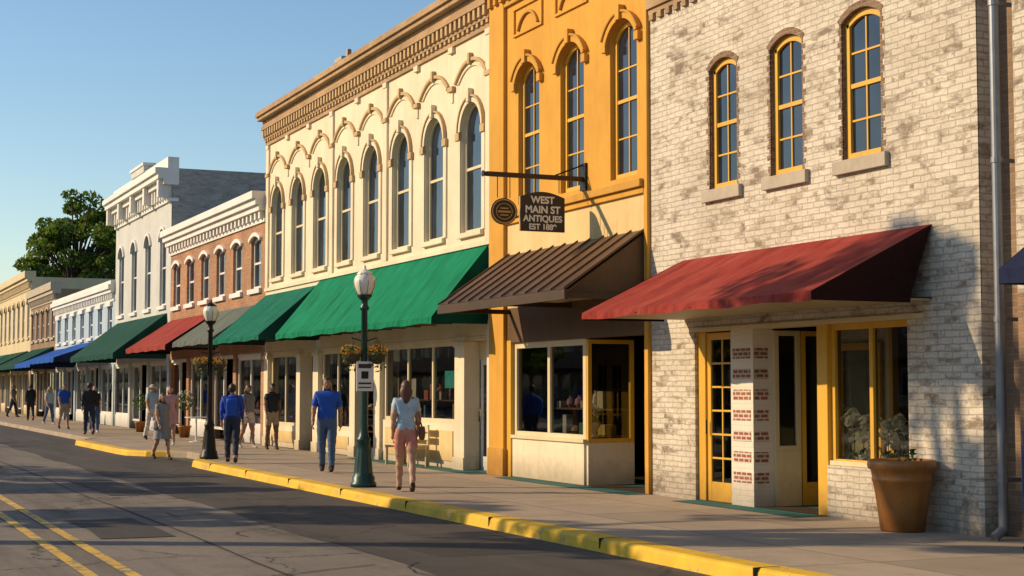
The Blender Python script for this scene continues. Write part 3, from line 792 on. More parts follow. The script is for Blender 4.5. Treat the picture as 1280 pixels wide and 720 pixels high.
i.box(D+.3,D+.32,29.6,30.2,1.6,1.95,col('teal_glow_panel',(.05,.5,.48))); i.box(D+.3,D+.32,31.9,32.3,1.2,1.8,col('poster_white',(.6,.55,.45)))  # teal panel: glow of a cyan sign painted as plain colour
i.obj('shop_goods',g)
awning('fabric_awning',D,27.2,38.0,4.30,2.92,1.15,'green','green_shaded',val=.12)
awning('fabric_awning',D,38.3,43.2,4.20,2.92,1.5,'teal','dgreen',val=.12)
g=grp('brick_chimney',(13,42.3,9)); mb=MB(); mb.box(12.0,12.5,42.6,43.1,8.9,9.75,'brownbrick'); mb.box(11.95,12.55,42.55,43.15,9.75,9.85,'stone'); mb.obj('stack',g)
g=grp('brick_chimney',(13,37,9)); mb=MB(); mb.box(12.4,12.9,38.9,39.4,8.9,10.15,'brownbrick'); mb.box(12.35,12.95,38.85,39.45,10.15,10.25,'stone'); mb.cyl((12.65,39.15,10.25),(12.65,39.15,10.5),.08,.07,'terracotta',8); mb.obj('stack',g)

# ================================================================== generic far buildings
def farbuilding(name,y0,y1,ztop,mw,mt,mf,nwin,wz,arch,DD=D,depth=9,cl=None,knee=.5,wwf=.55,mg='glass_up',hood=True,low=None,side=None):
    g=grp(name,(DD,y0,0)); w=MB(); fr=MB(); gl=MB(); t=MB()
    st=(y1-y0)/nwin; ops=[]
    for k in range(nwin):
        c=y0+st*(k+.5); h=st*wwf/2; h=min(h,.55); ops.append((c-h,c+h,wz[0],wz[1],arch))
    wall(w,DD,y0,y1,2.6,ztop,ops,.2,mw); shell(w,DD,y0,y1,ztop,depth,side or mw,3.0,low=low)
    for o in ops:
        window(fr,gl,DD+.08,*o[:4],o[4],mf,fw=.08,nv=1 if not arch else 0,nh=0,mg=mg)
        t.box(DD-.09,DD+.08,o[0]-.12,o[1]+.12,o[2]-.14,o[2]-.002,mt)
        yc=(o[0]+o[1])/2; hf=(o[1]-o[0])/2
        if arch: t.arch(DD-.08,DD+.0,yc,hf+.02,o[3]-arch,arch+.02,.11,mt,a_ext=.03)
        elif hood: t.box(DD-.12,DD+0,o[0]-.12,o[1]+.12,o[3],o[3]+.18,mt)
    for (p,a,b) in cl: t.box(DD-p,DD+.25,y0+.003,y1-.003,a,b,mt)
    dz=cl[0][2]; dentils(t,DD,y0,y1,dz,cl[1][1],cl[1][0]*.7,.16,.3,mt)
    nb=max(2,int((y1-y0)/3)); sb=(y1-y0)/nb
    for k in range(nb):
        a=y0+sb*k; w.box(DD-.02,DD+.3,a,a+.35,0,2.6,mw)
        if k%2==0:
            w.box(DD+.04,DD+.2,a+.35,a+sb,0,knee,mt); shopwin(fr,gl,DD+.06,a+.36,a+sb-.02,knee,2.5,mf,2,.08)
        else:
            shopdoor(fr,gl,DD+.4,a+.37,a+sb*.6,2.2,mf,0,1); shopwin(fr,gl,DD+.1,a+sb*.6,a+sb-.02,.3,2.5,mf,1,.08)
    w.box(DD+.03,DD+.3,y0,y1,2.5,2.6,mt)
    i=MB(); goods(i,DD+1.2,y0+.5,y1-.5,int(y0)); i.obj('shop_goods',g)
    w.obj('walls',g); t.obj('trim',g); fr.obj('window_frames',g); gl.obj('glass',g)
    return g
farbuilding('red_brick_building',43.26,56.26,7.15,'redbrick','whitewood','whitewood',6,(4.45,5.95),.12,cl=[(.06,6.3,6.4),(.22,6.62,6.78),(.32,6.78,6.95),(.42,6.95,7.16)],hood=True)
awning('fabric_awning',D,43.6,48.8,4.0,3.0,1.45,'greyawn','greyawn',val=.15)
awning('fabric_awning',D,49.2,56.0,4.0,2.95,1.6,'red','red_shaded',val=.15)
gg=farbuilding('grey_italianate_building',56.26,67.6,9.9,'greystucco','whitewood','whitewood',4,(4.6,7.4),.4,cl=[(.08,8.3,8.42),(.3,8.9,9.1),(.5,9.1,9.3),(.6,9.3,9.5),(.15,9.5,9.9)],low=9.5,depth=12,side='greybrick',wwf=.45)
mb=MB()
for k in range(5):
    y=56.6+2.7*k; y=min(y,67.3); mb.box(D-.45,D,y-.15,y+.15,8.45,9.1,'whitewood')
mb.box(D-.2,D+.2,60.6,63.2,9.9,10.15,'greystucco'); mb.box(D-.25,D+.25,60.5,63.3,10.15,10.25,'whitewood')
mb.obj('brackets_and_parapet',gg)
awning('fabric_awning',D,56.8,67.0,4.3,2.85,1.9,'dgreen','dgreen',val=.2)
farbuilding('pale_blue_building',67.6,85.5,6.15,'bluestucco','whitewood','whitewood',7,(3.9,5.1),0,cl=[(.05,5.3,5.4),(.2,5.65,5.8),(.3,5.8,6.0),(.2,6.0,6.16)],depth=8)
awning('fabric_awning',D,69,78,3.7,2.9,2.3,'blueawn','navy',val=.2)
awning('fabric_awning',D,78.6,85,3.6,2.8,2.1,'blueawn','navy',val=.2)
farbuilding('brown_brick_building',85.5,96.0,7.2,'brownbrick','stone','whitewood',5,(4.3,5.9),.12,cl=[(.05,6.2,6.3),(.2,6.6,6.8),(.3,6.8,7.2)],depth=6)
awning('fabric_awning',D,86,95,3.8,2.8,2,'dgreen','dgreen',val=.2)
farbuilding('sand_stucco_building',96.0,118,8.5,'sand','sand','whitewood',9,(4.6,6.9),.3,cl=[(.05,7.4,7.5),(.25,7.9,8.1),(.4,8.1,8.5)],depth=6)
awning('fabric_awning',D,97,106,3.8,2.8,2,'dgreen','dgreen',val=.2)
awning('fabric_awning',D,107,117,3.8,2.8,2,'teal','teal',val=.2)
farbuilding('brown_brick_building',118,140,9.2,'brownbrick','stone','whitewood',9,(4.6,6.9),.3,cl=[(.05,8,8.1),(.25,8.5,8.7),(.4,8.7,9.2)],depth=8)

g=grp('cream_brick_building',(D,4,0)); w=MB(); fr=MB(); gl=MB()
ops=[(10.6,11.4,4.5,6.3,.16),(7.6,8.4,4.5,6.3,.16)]
wall(w,D+.02,4,12.98,2.6,8.2,ops,.2,'whitebrick'); shell(w,D+.02,4,12.98,8.2,9,'whitebrick')
w.box(D+.02,D+.3,12.7,12.98,0,2.6,'brownbrick'); w.box(D+.3,D+.5,12.98,13.53,0,8.0,'brownbrick')
for o in ops: window(fr,gl,D+.12,*o[:4],o[4],'whitewood')
shopdoor(fr,gl,D+.3,11.6,12.65,2.3,'brownwood',0,1); fr.box(D+.3,D+.4,11.6,12.7,2.3,2.6,'brownwood')
w.box(D+.1,D+.3,4,11.6,0,.6,'brownbrick'); shopwin(fr,gl,D+.1,4.2,11.5,.6,2.5,'brownwood',4)
w.obj('walls',g); fr.obj('window_frames',g); gl.obj('glass',g)
awning('fabric_awning',D+.02,6,11.95,3.55,2.75,1.15,'navy','navy',val=.15)
g=grp('drainpipe',(D-.09,13.14,0)); mb=MB(); py=13.14
mb.cyl((D-.09,py,.12),(D-.09,py,7.6),.052,.052,'pipe',14)
mb.cyl((D-.09,py,.12),(D-.22,py,.03),.052,.052,'pipe',14)
for z in (.6,2.3,4.0,5.7,7.2): mb.cyl((D-.09,py,z),(D-.09,py,z+.06),.062,.062,'pipe',14); mb.box(D-.09,D+.3,py-.02,py+.02,z+.01,z+.05,'pipe')
mb.box(D-.2,D-.02,py-.11,py+.11,7.6,7.85,'pipe')
mb.obj('pipe_and_brackets',g,smooth=False)
g=grp('newspaper_box',(11.0,12.2,0)); mb=MB(); bl=col('blue_enamel',(.015,.045,.14),.4)
mb.box(10.98,11.4,11.95,12.3,.35,1.05,bl); mb.box(11.1,11.25,12.05,12.2,.03,.35,'darkmetal'); mb.box(10.98,11.4,11.95,12.3,0,.04,'darkmetal')
mb.poly([(10.975,12.0,.6),(10.975,12.25,.6),(10.975,12.25,.95),(10.975,12.0,.95)],'glass_up'); mb.box(10.95,10.98,12.05,12.2,.98,1.0,'pipe')
mb.box(11.0,11.4,11.95,12.3,1.05,1.18,bl)
mb.obj('cabinet',g,bevel=.01)

# ================================================================== street furniture
def leaves(mb,c,rad,n,size,m,r,flat=1,up=0):
    cx,cy,cz=c; k_=mb.mi(m); V=mb.v; G=r.gauss; U=r.uniform
    for k in range(n):
        while True:
            px,py_,pz=U(-1,1),U(-1,1),U(-1,1); l2=px*px+py_*py_+pz*pz
            if 1e-6<l2<1: break
        f=(l2**.5)**-.4
        qx=cx+px*f*rad[0]; qy=cy+py_*f*rad[1]; qz=cz+pz*f*rad[2]
        ax,ay,az_=G(0,1),G(0,1),G(0,1)*flat; l=(ax*ax+ay*ay+az_*az_)**.5+1e-9; ax/=l; ay/=l; az_/=l
        rx,ry,rz=G(0,1),G(0,1),G(0,1); bx=ay*rz-az_*ry; by=az_*rx-ax*rz; bz=ax*ry-ay*rx
        l=(bx*bx+by*by+bz*bz)**.5+1e-9; s=size*U(.6,1.3); h=s*.55/l
        ax*=s; ay*=s; az_*=s; bx*=h; by*=h; bz*=h; b=len(V)
        V.append((qx-ax,qy-ay,qz-az_)); V.append((qx-bx,qy-by,qz-bz)); V.append((qx+ax,qy+ay,qz+az_)); V.append((qx+bx,qy+by,qz+bz))
        mb.f.append((b,b+1,b+2,b+3)); mb.m.append(k_)
g=grp('potted_flowers',leaves_later); p=MB(); r=random.Random(31); leaves(p,leaves_later,(.16,.18,.14),80,.04,'leaf2',r); leaves(p,(leaves_later[0],leaves_later[1],1.2),(.15,.17,.12),90,.03,'white_petal',r); p.obj('foliage',g)
def street_lamp(x,y,basket=True,seed=1,iron='greeniron'):
    g=grp('street_lamp',(x,y,0)); mb=MB()
    prof=[(.0,.0),(.21,.0),(.21,.07),(.185,.09),(.185,.16),(.16,.19),(.15,.24),(.135,.42),(.115,.60),(.10,.72),(.115,.74),(.115,.78),(.085,.82),(.07,.90),(.062,1.0),(.055,1.9),(.05,2.86),(.075,2.88),(.075,2.92),(.055,2.95),(.05,3.02),(.085,3.05),(.12,3.09),(.12,3.12)]
    mb.rev(x,y,prof,iron,36,.05,9,(.2,.7)); mb.obj('post',g,smooth=True)
    gb=MB(); gb.rev(x,y,[(.10,3.12),(.135,3.17),(.17,3.26),(.178,3.33),(.16,3.40),(.12,3.455)],'globe',32,.02,16,(3.1,3.5)); gb.obj('globe',g,smooth=True)
    t=MB(); t.rev(x,y,[(.125,3.45),(.13,3.465),(.10,3.49),(.05,3.53),(.02,3.55),(.028,3.575),(.0,3.62)],'globe' if iron=='greeniron' else iron,24)
    for k in range(8):
        a=math.pi*2*k/8; pts=[(.12,3.12),(.178,3.26),(.184,3.33),(.125,3.46)]
        for p,q in zip(pts[:-1],pts[1:]):
            t.cyl((x+math.cos(a)*p[0],y+math.sin(a)*p[0],p[1]),(x+math.cos(a)*q[0],y+math.sin(a)*q[0],q[1]),.0035,.0035,iron,4)
    t.obj('lantern_cage',g,smooth=True)
    if basket:
        r=random.Random(seed); b=MB()
        for s in (-1,1):
            cx=x+s*.19; cy=y-s*.08
            b.cyl((x,y,2.35),(cx,cy,2.42),.012,.012,iron,6)
            for k in range(3):
                a=k*2.09; b.cyl((cx,cy,2.42),(cx+.13*math.cos(a),cy+.13*math.sin(a),2.16),.003,.003,iron,4)
            b.rev(cx,cy,[(.0,1.98),(.08,2.0),(.13,2.07),(.15,2.15)],'bark',14)
            leaves(b,(cx,cy,2.16),(.17,.17,.13),120,.035,'leaf2',r)
            leaves(b,(cx,cy,2.2),(.18,.18,.12),150,.026,'orange',r)
            leaves(b,(cx,cy,2.0),(.15,.15,.14),60,.03,'leaf2',r)
        b.obj('flower_baskets',g)
    return g
street_lamp(8.18,24.4,True,1)
street_lamp(8.2,35.4,True,2,'darkmetal')
g=grp('parking_sign',(8.14,24.3,1.7)); mb=MB()
mb.box(8.02,8.30,24.30,24.315,1.55,2.03,'whitemetal')
mb.box(8.05,8.27,24.295,24.299,1.92,1.99,'blackpaint'); mb.box(8.10,8.22,24.295,24.299,1.75,1.87,'darkmetal')
mb.box(8.05,8.27,24.296,24.299,1.66,1.69,'blackpaint'); mb.box(8.05,8.27,24.296,24.299,1.60,1.62,'blackpaint')
mb.cyl((8.16,24.315,1.72),(8.16,24.37,1.72),.008,.008,'darkmetal',5); mb.cyl((8.16,24.315,1.98),(8.16,24.37,1.98),.008,.008,'darkmetal',5)
mb.obj('plate',g)

g=grp('terracotta_planter',(11.2,14.46,0)); mb=MB()
mb.rev(11.2,14.46,[(0,.0),(.235,.0),(.25,.02),(.27,.2),(.30,.42),(.325,.55),(.335,.56),(.335,.59),(.33,.60),(.345,.68),(.375,.70),(.385,.74),(.375,.79),(.345,.80),(.325,.78),(.31,.70)],'terracotta',48)
mb.rev(11.2,14.46,[(.32,.72),(0,.74)],'soil',24); mb.obj('pot',g,smooth=True)
p=MB(); r=random.Random(5); leaves(p,(11.24,14.36,.76),(.2,.2,.05),40,.05,'leaf2',r); leaves(p,(11.15,14.22,.83),(.05,.05,.1),14,.05,'leaf2',r)
p.obj('plant',g)
g=grp('wooden_bench',(11.2,31,0)); mb=MB()
for k in range(3): mb.box(10.98+.14*k,11.1+.14*k,29.9,31.5,.42,.45,'creamwood')
for k in range(2): mb.box(11.39,11.42,29.9,31.5,.55+.16*k,.67+.16*k,'creamwood')
for y in (30.0,31.35): mb.box(10.98,11.4,y,y+.05,.36,.42,'creamwood'); mb.box(11.0,11.05,y,y+.05,0,.36,'creamwood'); mb.box(11.38,11.43,y,y+.05,0,.36,'creamwood'); mb.box(11.42,11.46,y,y+.05,0,.85,'creamwood')
mb.obj('slats_and_legs',g)
def potted_shrub(x,y,h=.9,seed=0,fl=None):
    g=grp('potted_shrub',(x,y,0)); mb=MB(); mb.rev(x,y,[(0,0),(.15,0),(.2,.32),(.23,.34),(.23,.38),(.19,.38),(.0,.36)],'terracotta',20); mb.obj('pot',g,smooth=True)
    r=random.Random(seed); p=MB(); p.cyl((x,y,.36),(x,y,h),.015,.01,'bark',5); leaves(p,(x,y,h),(.28,.28,.32),200,.05,'leaf2',r)
    if fl: leaves(p,(x,y,h+.1),(.28,.28,.25),90,.035,fl,r)
    p.obj('foliage',g)
potted_shrub(11.1,45,1.0,2); potted_shrub(11.0,51,1.2,3,'white_petal'); potted_shrub(10.9,58,1.1,4)
def cafe_table(x,y):
    g=grp('cafe_table',(x,y,0)); mb=MB()
    mb.rev(x,y,[(0,.0),(.2,.0),(.2,.02),(.03,.05),(.025,.7),(.34,.72),(.34,.745),(0,.745)],'whitemetal',20)
    mb.obj('table',g)
cafe_table(10.4,46.6)

# ================================================================== TREES
def tree(x,y,h,cr,cz,chz,nleaf,size,seed,name='broadleaf_tree',nclump=38,z0=-.15,cs=(.18,.32)):
    g=grp(name,(x,y,z0)); r=random.Random(seed); tb=MB(); lf=MB()
    top=Vector((x+r.uniform(-.3,.3),y,cz))
    tb.cyl((x,y,z0),(x,y,z0+.4),h*.035,h*.024,'bark',10); tb.cyl((x,y,z0+.4),top,h*.024,h*.012,'bark',10)
    cl=[]
    for k in range(nclump):
        a=r.uniform(0,6.283); u=r.uniform(-1,1); rad=r.uniform(.45,1.05)
        p=Vector((x+math.cos(a)*math.sqrt(1-u*u)*cr*rad,y+math.sin(a)*math.sqrt(1-u*u)*cr*rad,cz+u*chz*rad)); cl.append(p)
        st=Vector((x,y,z0)).lerp(top,r.uniform(.6,1)); md=st.lerp(p,.5)+Vector((0,0,-.1*cr))
        tb.cyl(st,md,h*.008,h*.005,'bark',6,False); tb.cyl(md,p,h*.005,h*.002,'bark',5,False)
    per=nleaf//nclump
    for p in cl:
        s=cr*r.uniform(*cs); leaves(lf,tuple(p),(s,s,s*.7),int(per*r.uniform(.6,1.4)),size,'leaf',r)
    tb.obj('trunk_and_limbs',g,smooth=True); lf.obj('foliage',g)
tree(18.6,126,17.5,4.6,11.8,5.4,18000,.2,3,nclump=85,cs=(.13,.27))
tree(24,150,15,4.5,9,4.5,5000,.3,5)
tree(-5.6,22.6,13,2.2,9.4,3.2,3600,.12,21,nclump=26)
tree(-6.0,27.0,8,2.0,6.2,1.5,4200,.12,22,nclump=22)
tree(-6.4,16.6,9,1.8,6.6,1.5,2600,.12,26,nclump=18)
tree(-5.5,33.5,8,2.0,5.6,1.7,4200,.12,28,nclump=22)
tree(-9.5,40,9,3,6,2.2,4000,.15,23,nclump=26)
tree(-12,60,10,4,6,3,4000,.2,24)
tree(-14,85,10,4,6,3,4000,.2,25)

# ================================================================== PEOPLE
def skinmesh(V,E,rad,roots,sub=2):
    me=bpy.data.meshes.new('tmp'); me.from_pydata(V,E,[]); o=bpy.data.objects.new('tmp',me); COL.objects.link(o)
    o.modifiers.new('Skin','SKIN')
    sv=me.skin_vertices[0].data
    for i,rr in enumerate(rad): sv[i].radius=rr if isinstance(rr,tuple) else (rr,rr)
    for i in range(len(V)): sv[i].use_root = i in roots
    o.modifiers[0].use_smooth_shade=True
    s=o.modifiers.new('Sub','SUBSURF'); s.levels=sub; s.render_levels=sub
    dg=bpy.context.evaluated_depsgraph_get(); m2=bpy.data.meshes.new_from_object(o.evaluated_get(dg))
    bpy.data.objects.remove(o); return m2
def person(name,loc,rz,H,top,bottom,shoe,skin,hair,sleeve=.55,pants=1.9,stride=.4,arm=.35,longhair=False,hat=None,skirt=None,bag=None,backpack=None,bulk=1.0,elbow=.35,female=False,armout=.0):
    s=H/1.75; V=[];E=[];rad=[];roots=[];bones=[]
    def add(p,r,par=None,root=False):
        V.append(Vector(p)); r=r if isinstance(r,tuple) else (r,r); kk=1.12 if r[0]>.012 else 1.0
        rad.append((r[0]*kk,r[1]*kk)); i=len(V)-1
        if par is not None: E.append((par,i))
        if root: roots.append(i)
        return i
    B=bulk; wid=.165 if female else .19
    pel=add((0,0,.96),(.155*B,.115*B),None,True)
    wa=add((0,0,1.10),((.112 if female else .14)*B,.10*B),pel)
    ch=add((0,0,1.28),(.15*B,.115*B),wa)
    nb=add((0,.01,1.43),(.075,.065),ch); nk=add((0,0,1.53),(.05,.05),nb)
    bones+= [('torso',pel,wa,.15),('torso',wa,ch,.15),('torso',ch,nb,.14),('neck',nb,nk,.05)]
    for sg in (1,-1):
        a=sg*stride; th=.43; shn=.41; bend=.12 if a>0 else .12+abs(stride)*.9
        hp=add((sg*.088,0,.90),(.098*B,.10*B),pel)
        d=Vector((0,-math.sin(a),-math.cos(a))); kn=add(V[hp]+d*th+Vector((sg*.005,0,0)),.062*B if pants>1 else .056,hp)
        mid=add(V[hp].lerp(V[kn],.45),.084*B,None); E.remove((hp,kn)); E+=[(hp,mid),(mid,kn)]
        a2=a-bend; d2=Vector((0,-math.sin(a2),-math.cos(a2)))
        cf=add(V[kn]+d2*shn*.35+Vector((0,.012,0)),.056 if pants<1.5 else .064,kn); an=add(V[kn]+d2*shn,.036 if pants<1.5 else .055,cf)
        pt=.0 if a>=0 else min(.9,abs(stride)*1.6)
        if a>0: pt=-stride*.25
        f=Vector((0,-math.cos(pt),-math.sin(pt))); u=Vector((0,-math.sin(pt),math.cos(pt)))
        ball=add(V[an]+f*.12-u*.045,(.042,.032),an); toe=add(V[an]+f*.185-u*.052,(.036,.022),ball)
        heel=add(V[an]-f*.045-u*.042,(.034,.034),an)
        bones+=[('leg0',hp,kn,.08),('leg1',kn,an,.05),('foot',an,toe,.045),('foot',an,heel,.04)]
        sh=add((sg*wid,0,1.405),.068*B,ch)
        b=-a/max(stride,.01)*arm if stride>0 else 0
        ux=.10+armout; du=Vector((sg*math.sin(ux),-math.sin(b)*math.cos(ux),-math.cos(b)*math.cos(ux))).normalized()
        el=add(V[sh]+du*.285,.045,sh); 
        slv=add(V[sh]+du*.15,(.058 if sleeve>.4 else .05)*B,None); E.remove((sh,el)); E+=[(sh,slv),(slv,el)]
        b2=b+elbow; df=Vector((sg*.03,-math.sin(b2),-math.cos(b2))).normalized()
        wr=add(V[el]+df*.245,.028,el); pm=add(V[wr]+df*.055,(.032,.028),wr); pe=add(V[wr]+df*.085,(.026,.02),pm)
        bones+=[('arm0',sh,el,.055),('arm1',el,wr,.035),('hand',wr,pe,.06)]
        lat=df.cross(Vector((1,0,0))).normalized(); 
        if lat.y>0: lat=-lat
        inn=Vector((-sg,0,0))
        for k,(ln,off) in enumerate(((.95,1.5),(1.08,.5),(1,-.5),(.8,-1.5))):
            p0=V[pe]+lat*off*.017-df*.02; q=add(p0,.0095,None,True)
            dd=df.copy()
            for sl,cu in ((.042,.15),(.028,.35),(.022,.45)):
                dd=(dd+inn*cu).normalized(); p0=p0+dd*sl*ln; q=add(p0,.0085,q)
            bones.append(('hand',pe,q,.03))
        p0=V[wr]+df*.03+lat*.018; q=add(p0,.011,None,True); dd=(df+lat*.8+inn*.2).normalized()
        for sl in (.035,.028): p0=p0+dd*sl; q=add(p0,.0095,q); dd=(dd+df*.4).normalized()
        bones.append(('hand',wr,q,.03))
    zmin=min(V[i].z-(.03) for i in range(len(V)))
    for v in V: v.z-=zmin
    me=skinmesh([tuple(v*s) for v in V],E,[(r[0]*s,r[1]*s) for r in rad],roots)
    e=grp(name,loc); e.rotation_euler=(0,0,rz)
    mt=[top,bottom,shoe,skin]
    for m in mt: me.materials.append(m)
    BB=[]
    for t,i,j,r in bones:
        a=V[i]*s; ab=V[j]*s-a; BB.append((t,a.x,a.y,a.z,ab.x,ab.y,ab.z,max(1e-9,ab.dot(ab)),(r*s)**2))
    zp=V[pel].z*s
    for p in me.polygons:
        c=p.center; cx,cy,cz=c.x,c.y,c.z; best=1e9; t='torso'; tt=0
        for (nm_,ax,ay,az_,bx,by,bz,l2,r2) in BB:
            dx=cx-ax; dy=cy-ay; dz=cz-az_; q=(dx*bx+dy*by+dz*bz)/l2
            q=0 if q<0 else (1 if q>1 else q)
            dx-=bx*q; dy-=by*q; dz-=bz*q; k=(dx*dx+dy*dy+dz*dz)/r2
            if k<best: best=k; t=nm_; tt=q
        k=3
        if t=='torso': k=0 if cz>zp+.03*s else 1
        elif t=='neck': k=3 if tt>.25 or cy<0 and tt>.1 else 0
        elif t=='leg0': k=1 if tt<pants else 3
        elif t=='leg1': k=1 if 1+tt<pants else 3
        elif t=='foot': k=2
        elif t=='arm0': k=0 if tt<sleeve else 3
        elif t=='arm1': k=0 if 1+tt<sleeve else 3
        p.material_index=k; p.use_smooth=True
    nz=random.Random(int(H*100)); ph=nz.uniform(0,6); zn=V[nb].z*s
    nrm=[v.normal.copy() for v in me.vertices]
    for v,n_ in zip(me.vertices,nrm):
        z=v.co.z
        if .15<z<zn: v.co=v.co+n_*(.004*math.sin(z*38+v.co.x*22+ph)+.003*math.sin(z*71+v.co.y*40))
    me.update()
    o=bpy.data.objects.new('body',me); COL.objects.link(o); o.parent=e
    def part(nm,mbb,smooth=True):
        q=mbb.obj(nm,None,smooth); q.parent=e; return q
    hz=V[nk].z+.085; hc=Vector((0,-.012,hz))
    def sph(mb2,c,rx,ry,rz_,m,fn=None,nu=20,nv=14,keep=None):
        b=len(mb2.v); k=mb2.mi(m); pts=[]
        for j in range(nv+1):
            ph=math.pi*j/nv
            for i in range(nu):
                t=2*math.pi*i/nu; q=Vector((math.sin(ph)*math.cos(t),math.sin(ph)*math.sin(t),math.cos(ph)))
                if fn: q=fn(q)
                mb2.v.append(tuple((Vector(c)+Vector((q.x*rx,q.y*ry,q.z*rz_)))*s)); pts.append(q)
        for j in range(nv):
            for i in range(nu):
                a=j*nu+i; b2=j*nu+(i+1)%nu; c2=(j+1)*nu+(i+1)%nu; d2=(j+1)*nu+i
                if keep:
                    q=(pts[a]+pts[b2]+pts[c2]+pts[d2])/4
                    if not keep(q): continue
                mb2.f.append((b+a,b+d2,b+c2,b+b2)); mb2.m.append(k)
    def hf(q):
        q=q.copy()
        if q.z<0: q.x*=1+.32*q.z; q.y*=(1+.12*q.z) if q.y<0 else (1+.35*q.z)
        if q.y<0: q.x*=.97
        return q
    hd=MB(); sph(hd,hc,.076,.093,.118,skin,hf)
    sph(hd,hc+Vector((0,-.094,-.02)),.012,.016,.022,skin,None,8,6)
    for g2 in (1,-1):
        sph(hd,hc+Vector((g2*.076,.005,-.012)),.009,.018,.03,skin,None,8,6)
        sph(hd,hc+Vector((g2*.03,-.082,.008)),.013,.008,.008,'whitemetal',None,8,6)
        sph(hd,hc+Vector((g2*.03,-.088,.008)),.006,.005,.006,'blackpaint',None,6,5)
        sph(hd,hc+Vector((g2*.03,-.087,.027)),.017,.005,.004,hair,None,8,5)
    sph(hd,hc+Vector((0,-.084,-.058)),.022,.007,.006,col('lips',(.4,.12,.1)),None,8,5)
    part('head',hd)
    hr=MB()
    sph(hr,hc+Vector((0,.008,.012)),.085,.099,.120,hair,hf,22,14,lambda q: (q.z>.42) or (q.y>-.05 and q.z>-.55 and abs(q.x)<.99) or (q.y>-.35 and q.z>.1))
    if longhair:
        sph(hr,hc+Vector((0,.055,-.11)),.092,.062,.20,hair,lambda q:Vector((q.x*(1+.15*math.sin(q.z*5)),q.y,q.z)),18,14)
    part('hair',hr)
    if hat=='cap' or hat=='sun':
        hm=MB(); hcM=col('hat_'+hat,(.55,.48,.36) if hat=='sun' else (.05,.07,.16))
        sph(hm,hc+Vector((0,.004,.035)),.09,.104,.10,hcM,None,20,12,lambda q:q.z>.05)
        if hat=='sun': hm.rev(0,0,[(.075*s,(hz+.045)*s),(.17*s,(hz+.03)*s)],hcM,20)
        else: hm.poly([(-.06*s,-.09*s,(hz+.045)*s),(.06*s,-.09*s,(hz+.045)*s),(.045*s,-.18*s,(hz+.03)*s),(-.045*s,-.18*s,(hz+.03)*s)],hcM)
        part('hat',hm)
    if skirt:
        kk=MB(); z1=V[wa].z; z0=skirt[1]*1.0; n=28; b=len(kk.v); k=kk.mi(skirt[0]); lv=8
        for j in range(lv+1):
            t=j/lv; z=z1+(z0-z1)*t; rx=.13+.09*t**.8+.025*math.sin(min(1,t*3)*1.57); ry=.115+.12*t
            for i in range(n):
                a=2*math.pi*i/n; f=1+.07*t*math.cos(a*7+1); kk.v.append((rx*f*math.cos(a)*s,ry*f*math.sin(a)*s,z*s))
        for j in range(lv):
            for i in range(n):
                i2=(i+1)%n; kk.f.append((b+j*n+i,b+j*n+i2,b+(j+1)*n+i2,b+(j+1)*n+i)); kk.m.append(k)
        part('skirt',kk)
    if backpack:
        bp=MB(); sph(bp,(0,.17,1.24+.0),.15,.10,.23,backpack,lambda q:Vector((max(-.8,min(.8,q.x*1.2)),max(-.8,min(.8,q.y*1.2)),max(-.85,min(.85,q.z*1.15)))),18,12)
        for g2 in (1,-1):
            for p,q in (((g2*.1,.12,1.43),(g2*.1,-.06,1.45)),((g2*.1,-.06,1.45),(g2*.11,-.13,1.3)),((g2*.11,-.13,1.3),(g2*.13,.05,1.1))):
                bp.cyl(Vector(p)*s,Vector(q)*s,.016*s,.016*s,'blackpaint',6)
        part('backpack',bp)
    if bag:
        bg=MB(); bx=-.25; sph(bg,(bx,.02,.93),.055,.15,.13,bag,lambda q:Vector((q.x,max(-.8,min(.8,q.y*1.2)),max(-.85,min(.75,q.z*1.2)))),14,10)
        for p,q in (((bx,-.08,1.02),(-.13,-.02,1.47)),((-.13,-.02,1.47),(bx,.1,1.02))): bg.cyl(Vector(p)*s,Vector(q)*s,.008*s,.008*s,bag,6)
        part('handbag',bg)
    return e
sk0=col('skin_light',(.50,.29,.19),.55); sk1=col('skin_tan',(.40,.21,.13),.55); sk2=col('skin_dark',(.17,.085,.05),.55)
hb=col('hair_dark',(.035,.018,.01),.5); hn=col('hair_brown',(.11,.04,.02),.5); hg=col('hair_blond',(.4,.26,.12),.5)
blue=col('cloth_blue',(.01,.09,.50)); royal=col('cloth_royal',(.012,.06,.42)); jean=col('denim',(.07,.13,.24)); djean=col('dark_denim',(.02,.03,.06))
pale=col('cloth_pale_blue',(.45,.58,.66)); salmon=col('cloth_salmon',(.60,.24,.18)); white=col('cloth_white',(.68,.66,.62)); black=col('cloth_black',(.02,.02,.022))
tanc=col('cloth_tan',(.42,.32,.2)); pink=col('cloth_pink',(.6,.32,.3)); grey=col('cloth_grey',(.25,.26,.28)); shoe=col('shoe_dark',(.04,.03,.025)); shoew=col('shoe_white',(.6,.58,.55)); maroon=col('cloth_maroon',(.2,.05,.04))
P=math.pi
W_='woman'; M_='man'
person(W_,(8.34,22.85,0),P-.3,1.72,pale,salmon,shoe,sk0,hn,.5,.5,.24,.18,True,bag=col('bag_brown',(.2,.08,.04)),female=True,elbow=.5,bulk=1.08)
person(M_,(8.92,28.8,0),-.35,1.80,blue,jean,shoe,sk1,hb,.75,1.9,.18,.2,bulk=1.14,elbow=.25,armout=.08)
person(M_,(8.15,33.1,0),P-.3,1.68,royal,djean,shoe,sk1,hb,1.9,1.9,.16,.15,backpack=blue,bulk=1.16)
person(W_,(10.5,40.9,0),.4,1.68,grey,white,shoew,sk1,hn,.4,.5,.2,.2,True,female=True,bulk=1.08)
person(W_,(10.8,39.6,0),.0,1.70,black,tanc,shoe,sk2,hb,.4,.6,.15,.2,female=True,bulk=1.08)
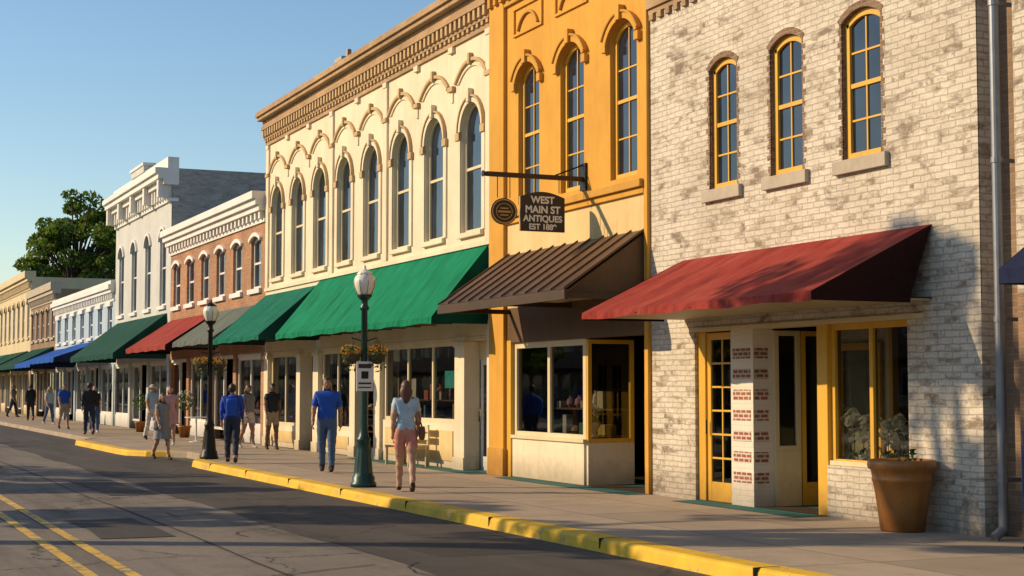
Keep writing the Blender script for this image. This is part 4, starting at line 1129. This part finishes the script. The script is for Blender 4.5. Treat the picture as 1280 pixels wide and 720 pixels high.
person(W_,(9.05,43.8,0),-.2,1.68,pink,pink,shoew,sk0,hn,.3,.4,.25,.2,True,skirt=(pink,.62),female=True)
person(W_,(9.5,48.7,0),.3,1.70,pale,white,shoe,sk0,hg,.5,1.9,.2,.2,hat='sun',female=True,bulk=1.08)
person(W_,(7.75,38.4,-.14),.3,1.62,grey,pale,shoe,sk0,hn,.3,.4,.25,.2,True,skirt=(grey,.55),female=True,bag=white)
person(M_,(8.6,55,0),P,1.80,black,djean,shoe,sk1,hb,1.9,1.9,.25,.2,bulk=1.1)
person(W_,(9.1,57,0),0,1.66,black,jean,shoew,sk0,hg,.5,1.9,.2,.2,True,female=True,bulk=1.08)
person(M_,(8.9,63,0),.2,1.76,blue,tanc,shoe,sk0,hn,.6,1.0,.25,.2,bulk=1.1)
person(W_,(9.4,71,0),.4,1.66,pale,jean,shoew,sk0,hg,.5,1.9,.25,.2,True,female=True)
person(M_,(9.7,80,0),P,1.78,black,black,shoe,sk1,hb,1.9,1.9,.25,.2,bulk=1.1)
person(M_,(10.0,90,0),1,1.78,grey,djean,shoe,sk1,hb,.6,1.9,.25,.2,bulk=1.1)

# ================================================================== LIGHT / CAMERA
EL=math.radians(26); az=math.radians(63)
s_dir=Vector((-math.sin(az)*math.cos(EL),math.cos(az)*math.cos(EL),math.sin(EL)))
sl=bpy.data.lights.new('sun','SUN'); sl.energy=5.0; sl.angle=math.radians(.5); sl.color=(1,.77,.49)
so=bpy.data.objects.new('sun',sl); so.rotation_euler=(-s_dir).to_track_quat('-Z','Y').to_euler(); so.location=(-20,20,30); COL.objects.link(so)
wd=bpy.data.worlds.new('World'); sc.world=wd; wd.use_nodes=True; nt=wd.node_tree
bg=nt.nodes['Background']; sky=nt.nodes.new('ShaderNodeTexSky'); sky.sky_type='NISHITA'; sky.sun_disc=False
sky.sun_elevation=EL; sky.sun_rotation=-az; sky.air_density=1.1; sky.dust_density=.3; sky.ozone_density=1.9
hs=nt.nodes.new('ShaderNodeHueSaturation'); hs.inputs['Saturation'].default_value=1.12
nt.links.new(sky.outputs[0],hs.inputs['Color']); nt.links.new(hs.outputs[0],bg.inputs[0]); bg.inputs[1].default_value=.145
cam=bpy.data.cameras.new('camera'); cam.lens=1965/1280*36; cam.sensor_width=36; cam.clip_end=5000
co=bpy.data.objects.new('camera',cam); COL.objects.link(co); co.location=(0,0,1.6)
co.rotation_euler=(math.radians(90+3.64),0,math.radians(-23.9)); sc.camera=co
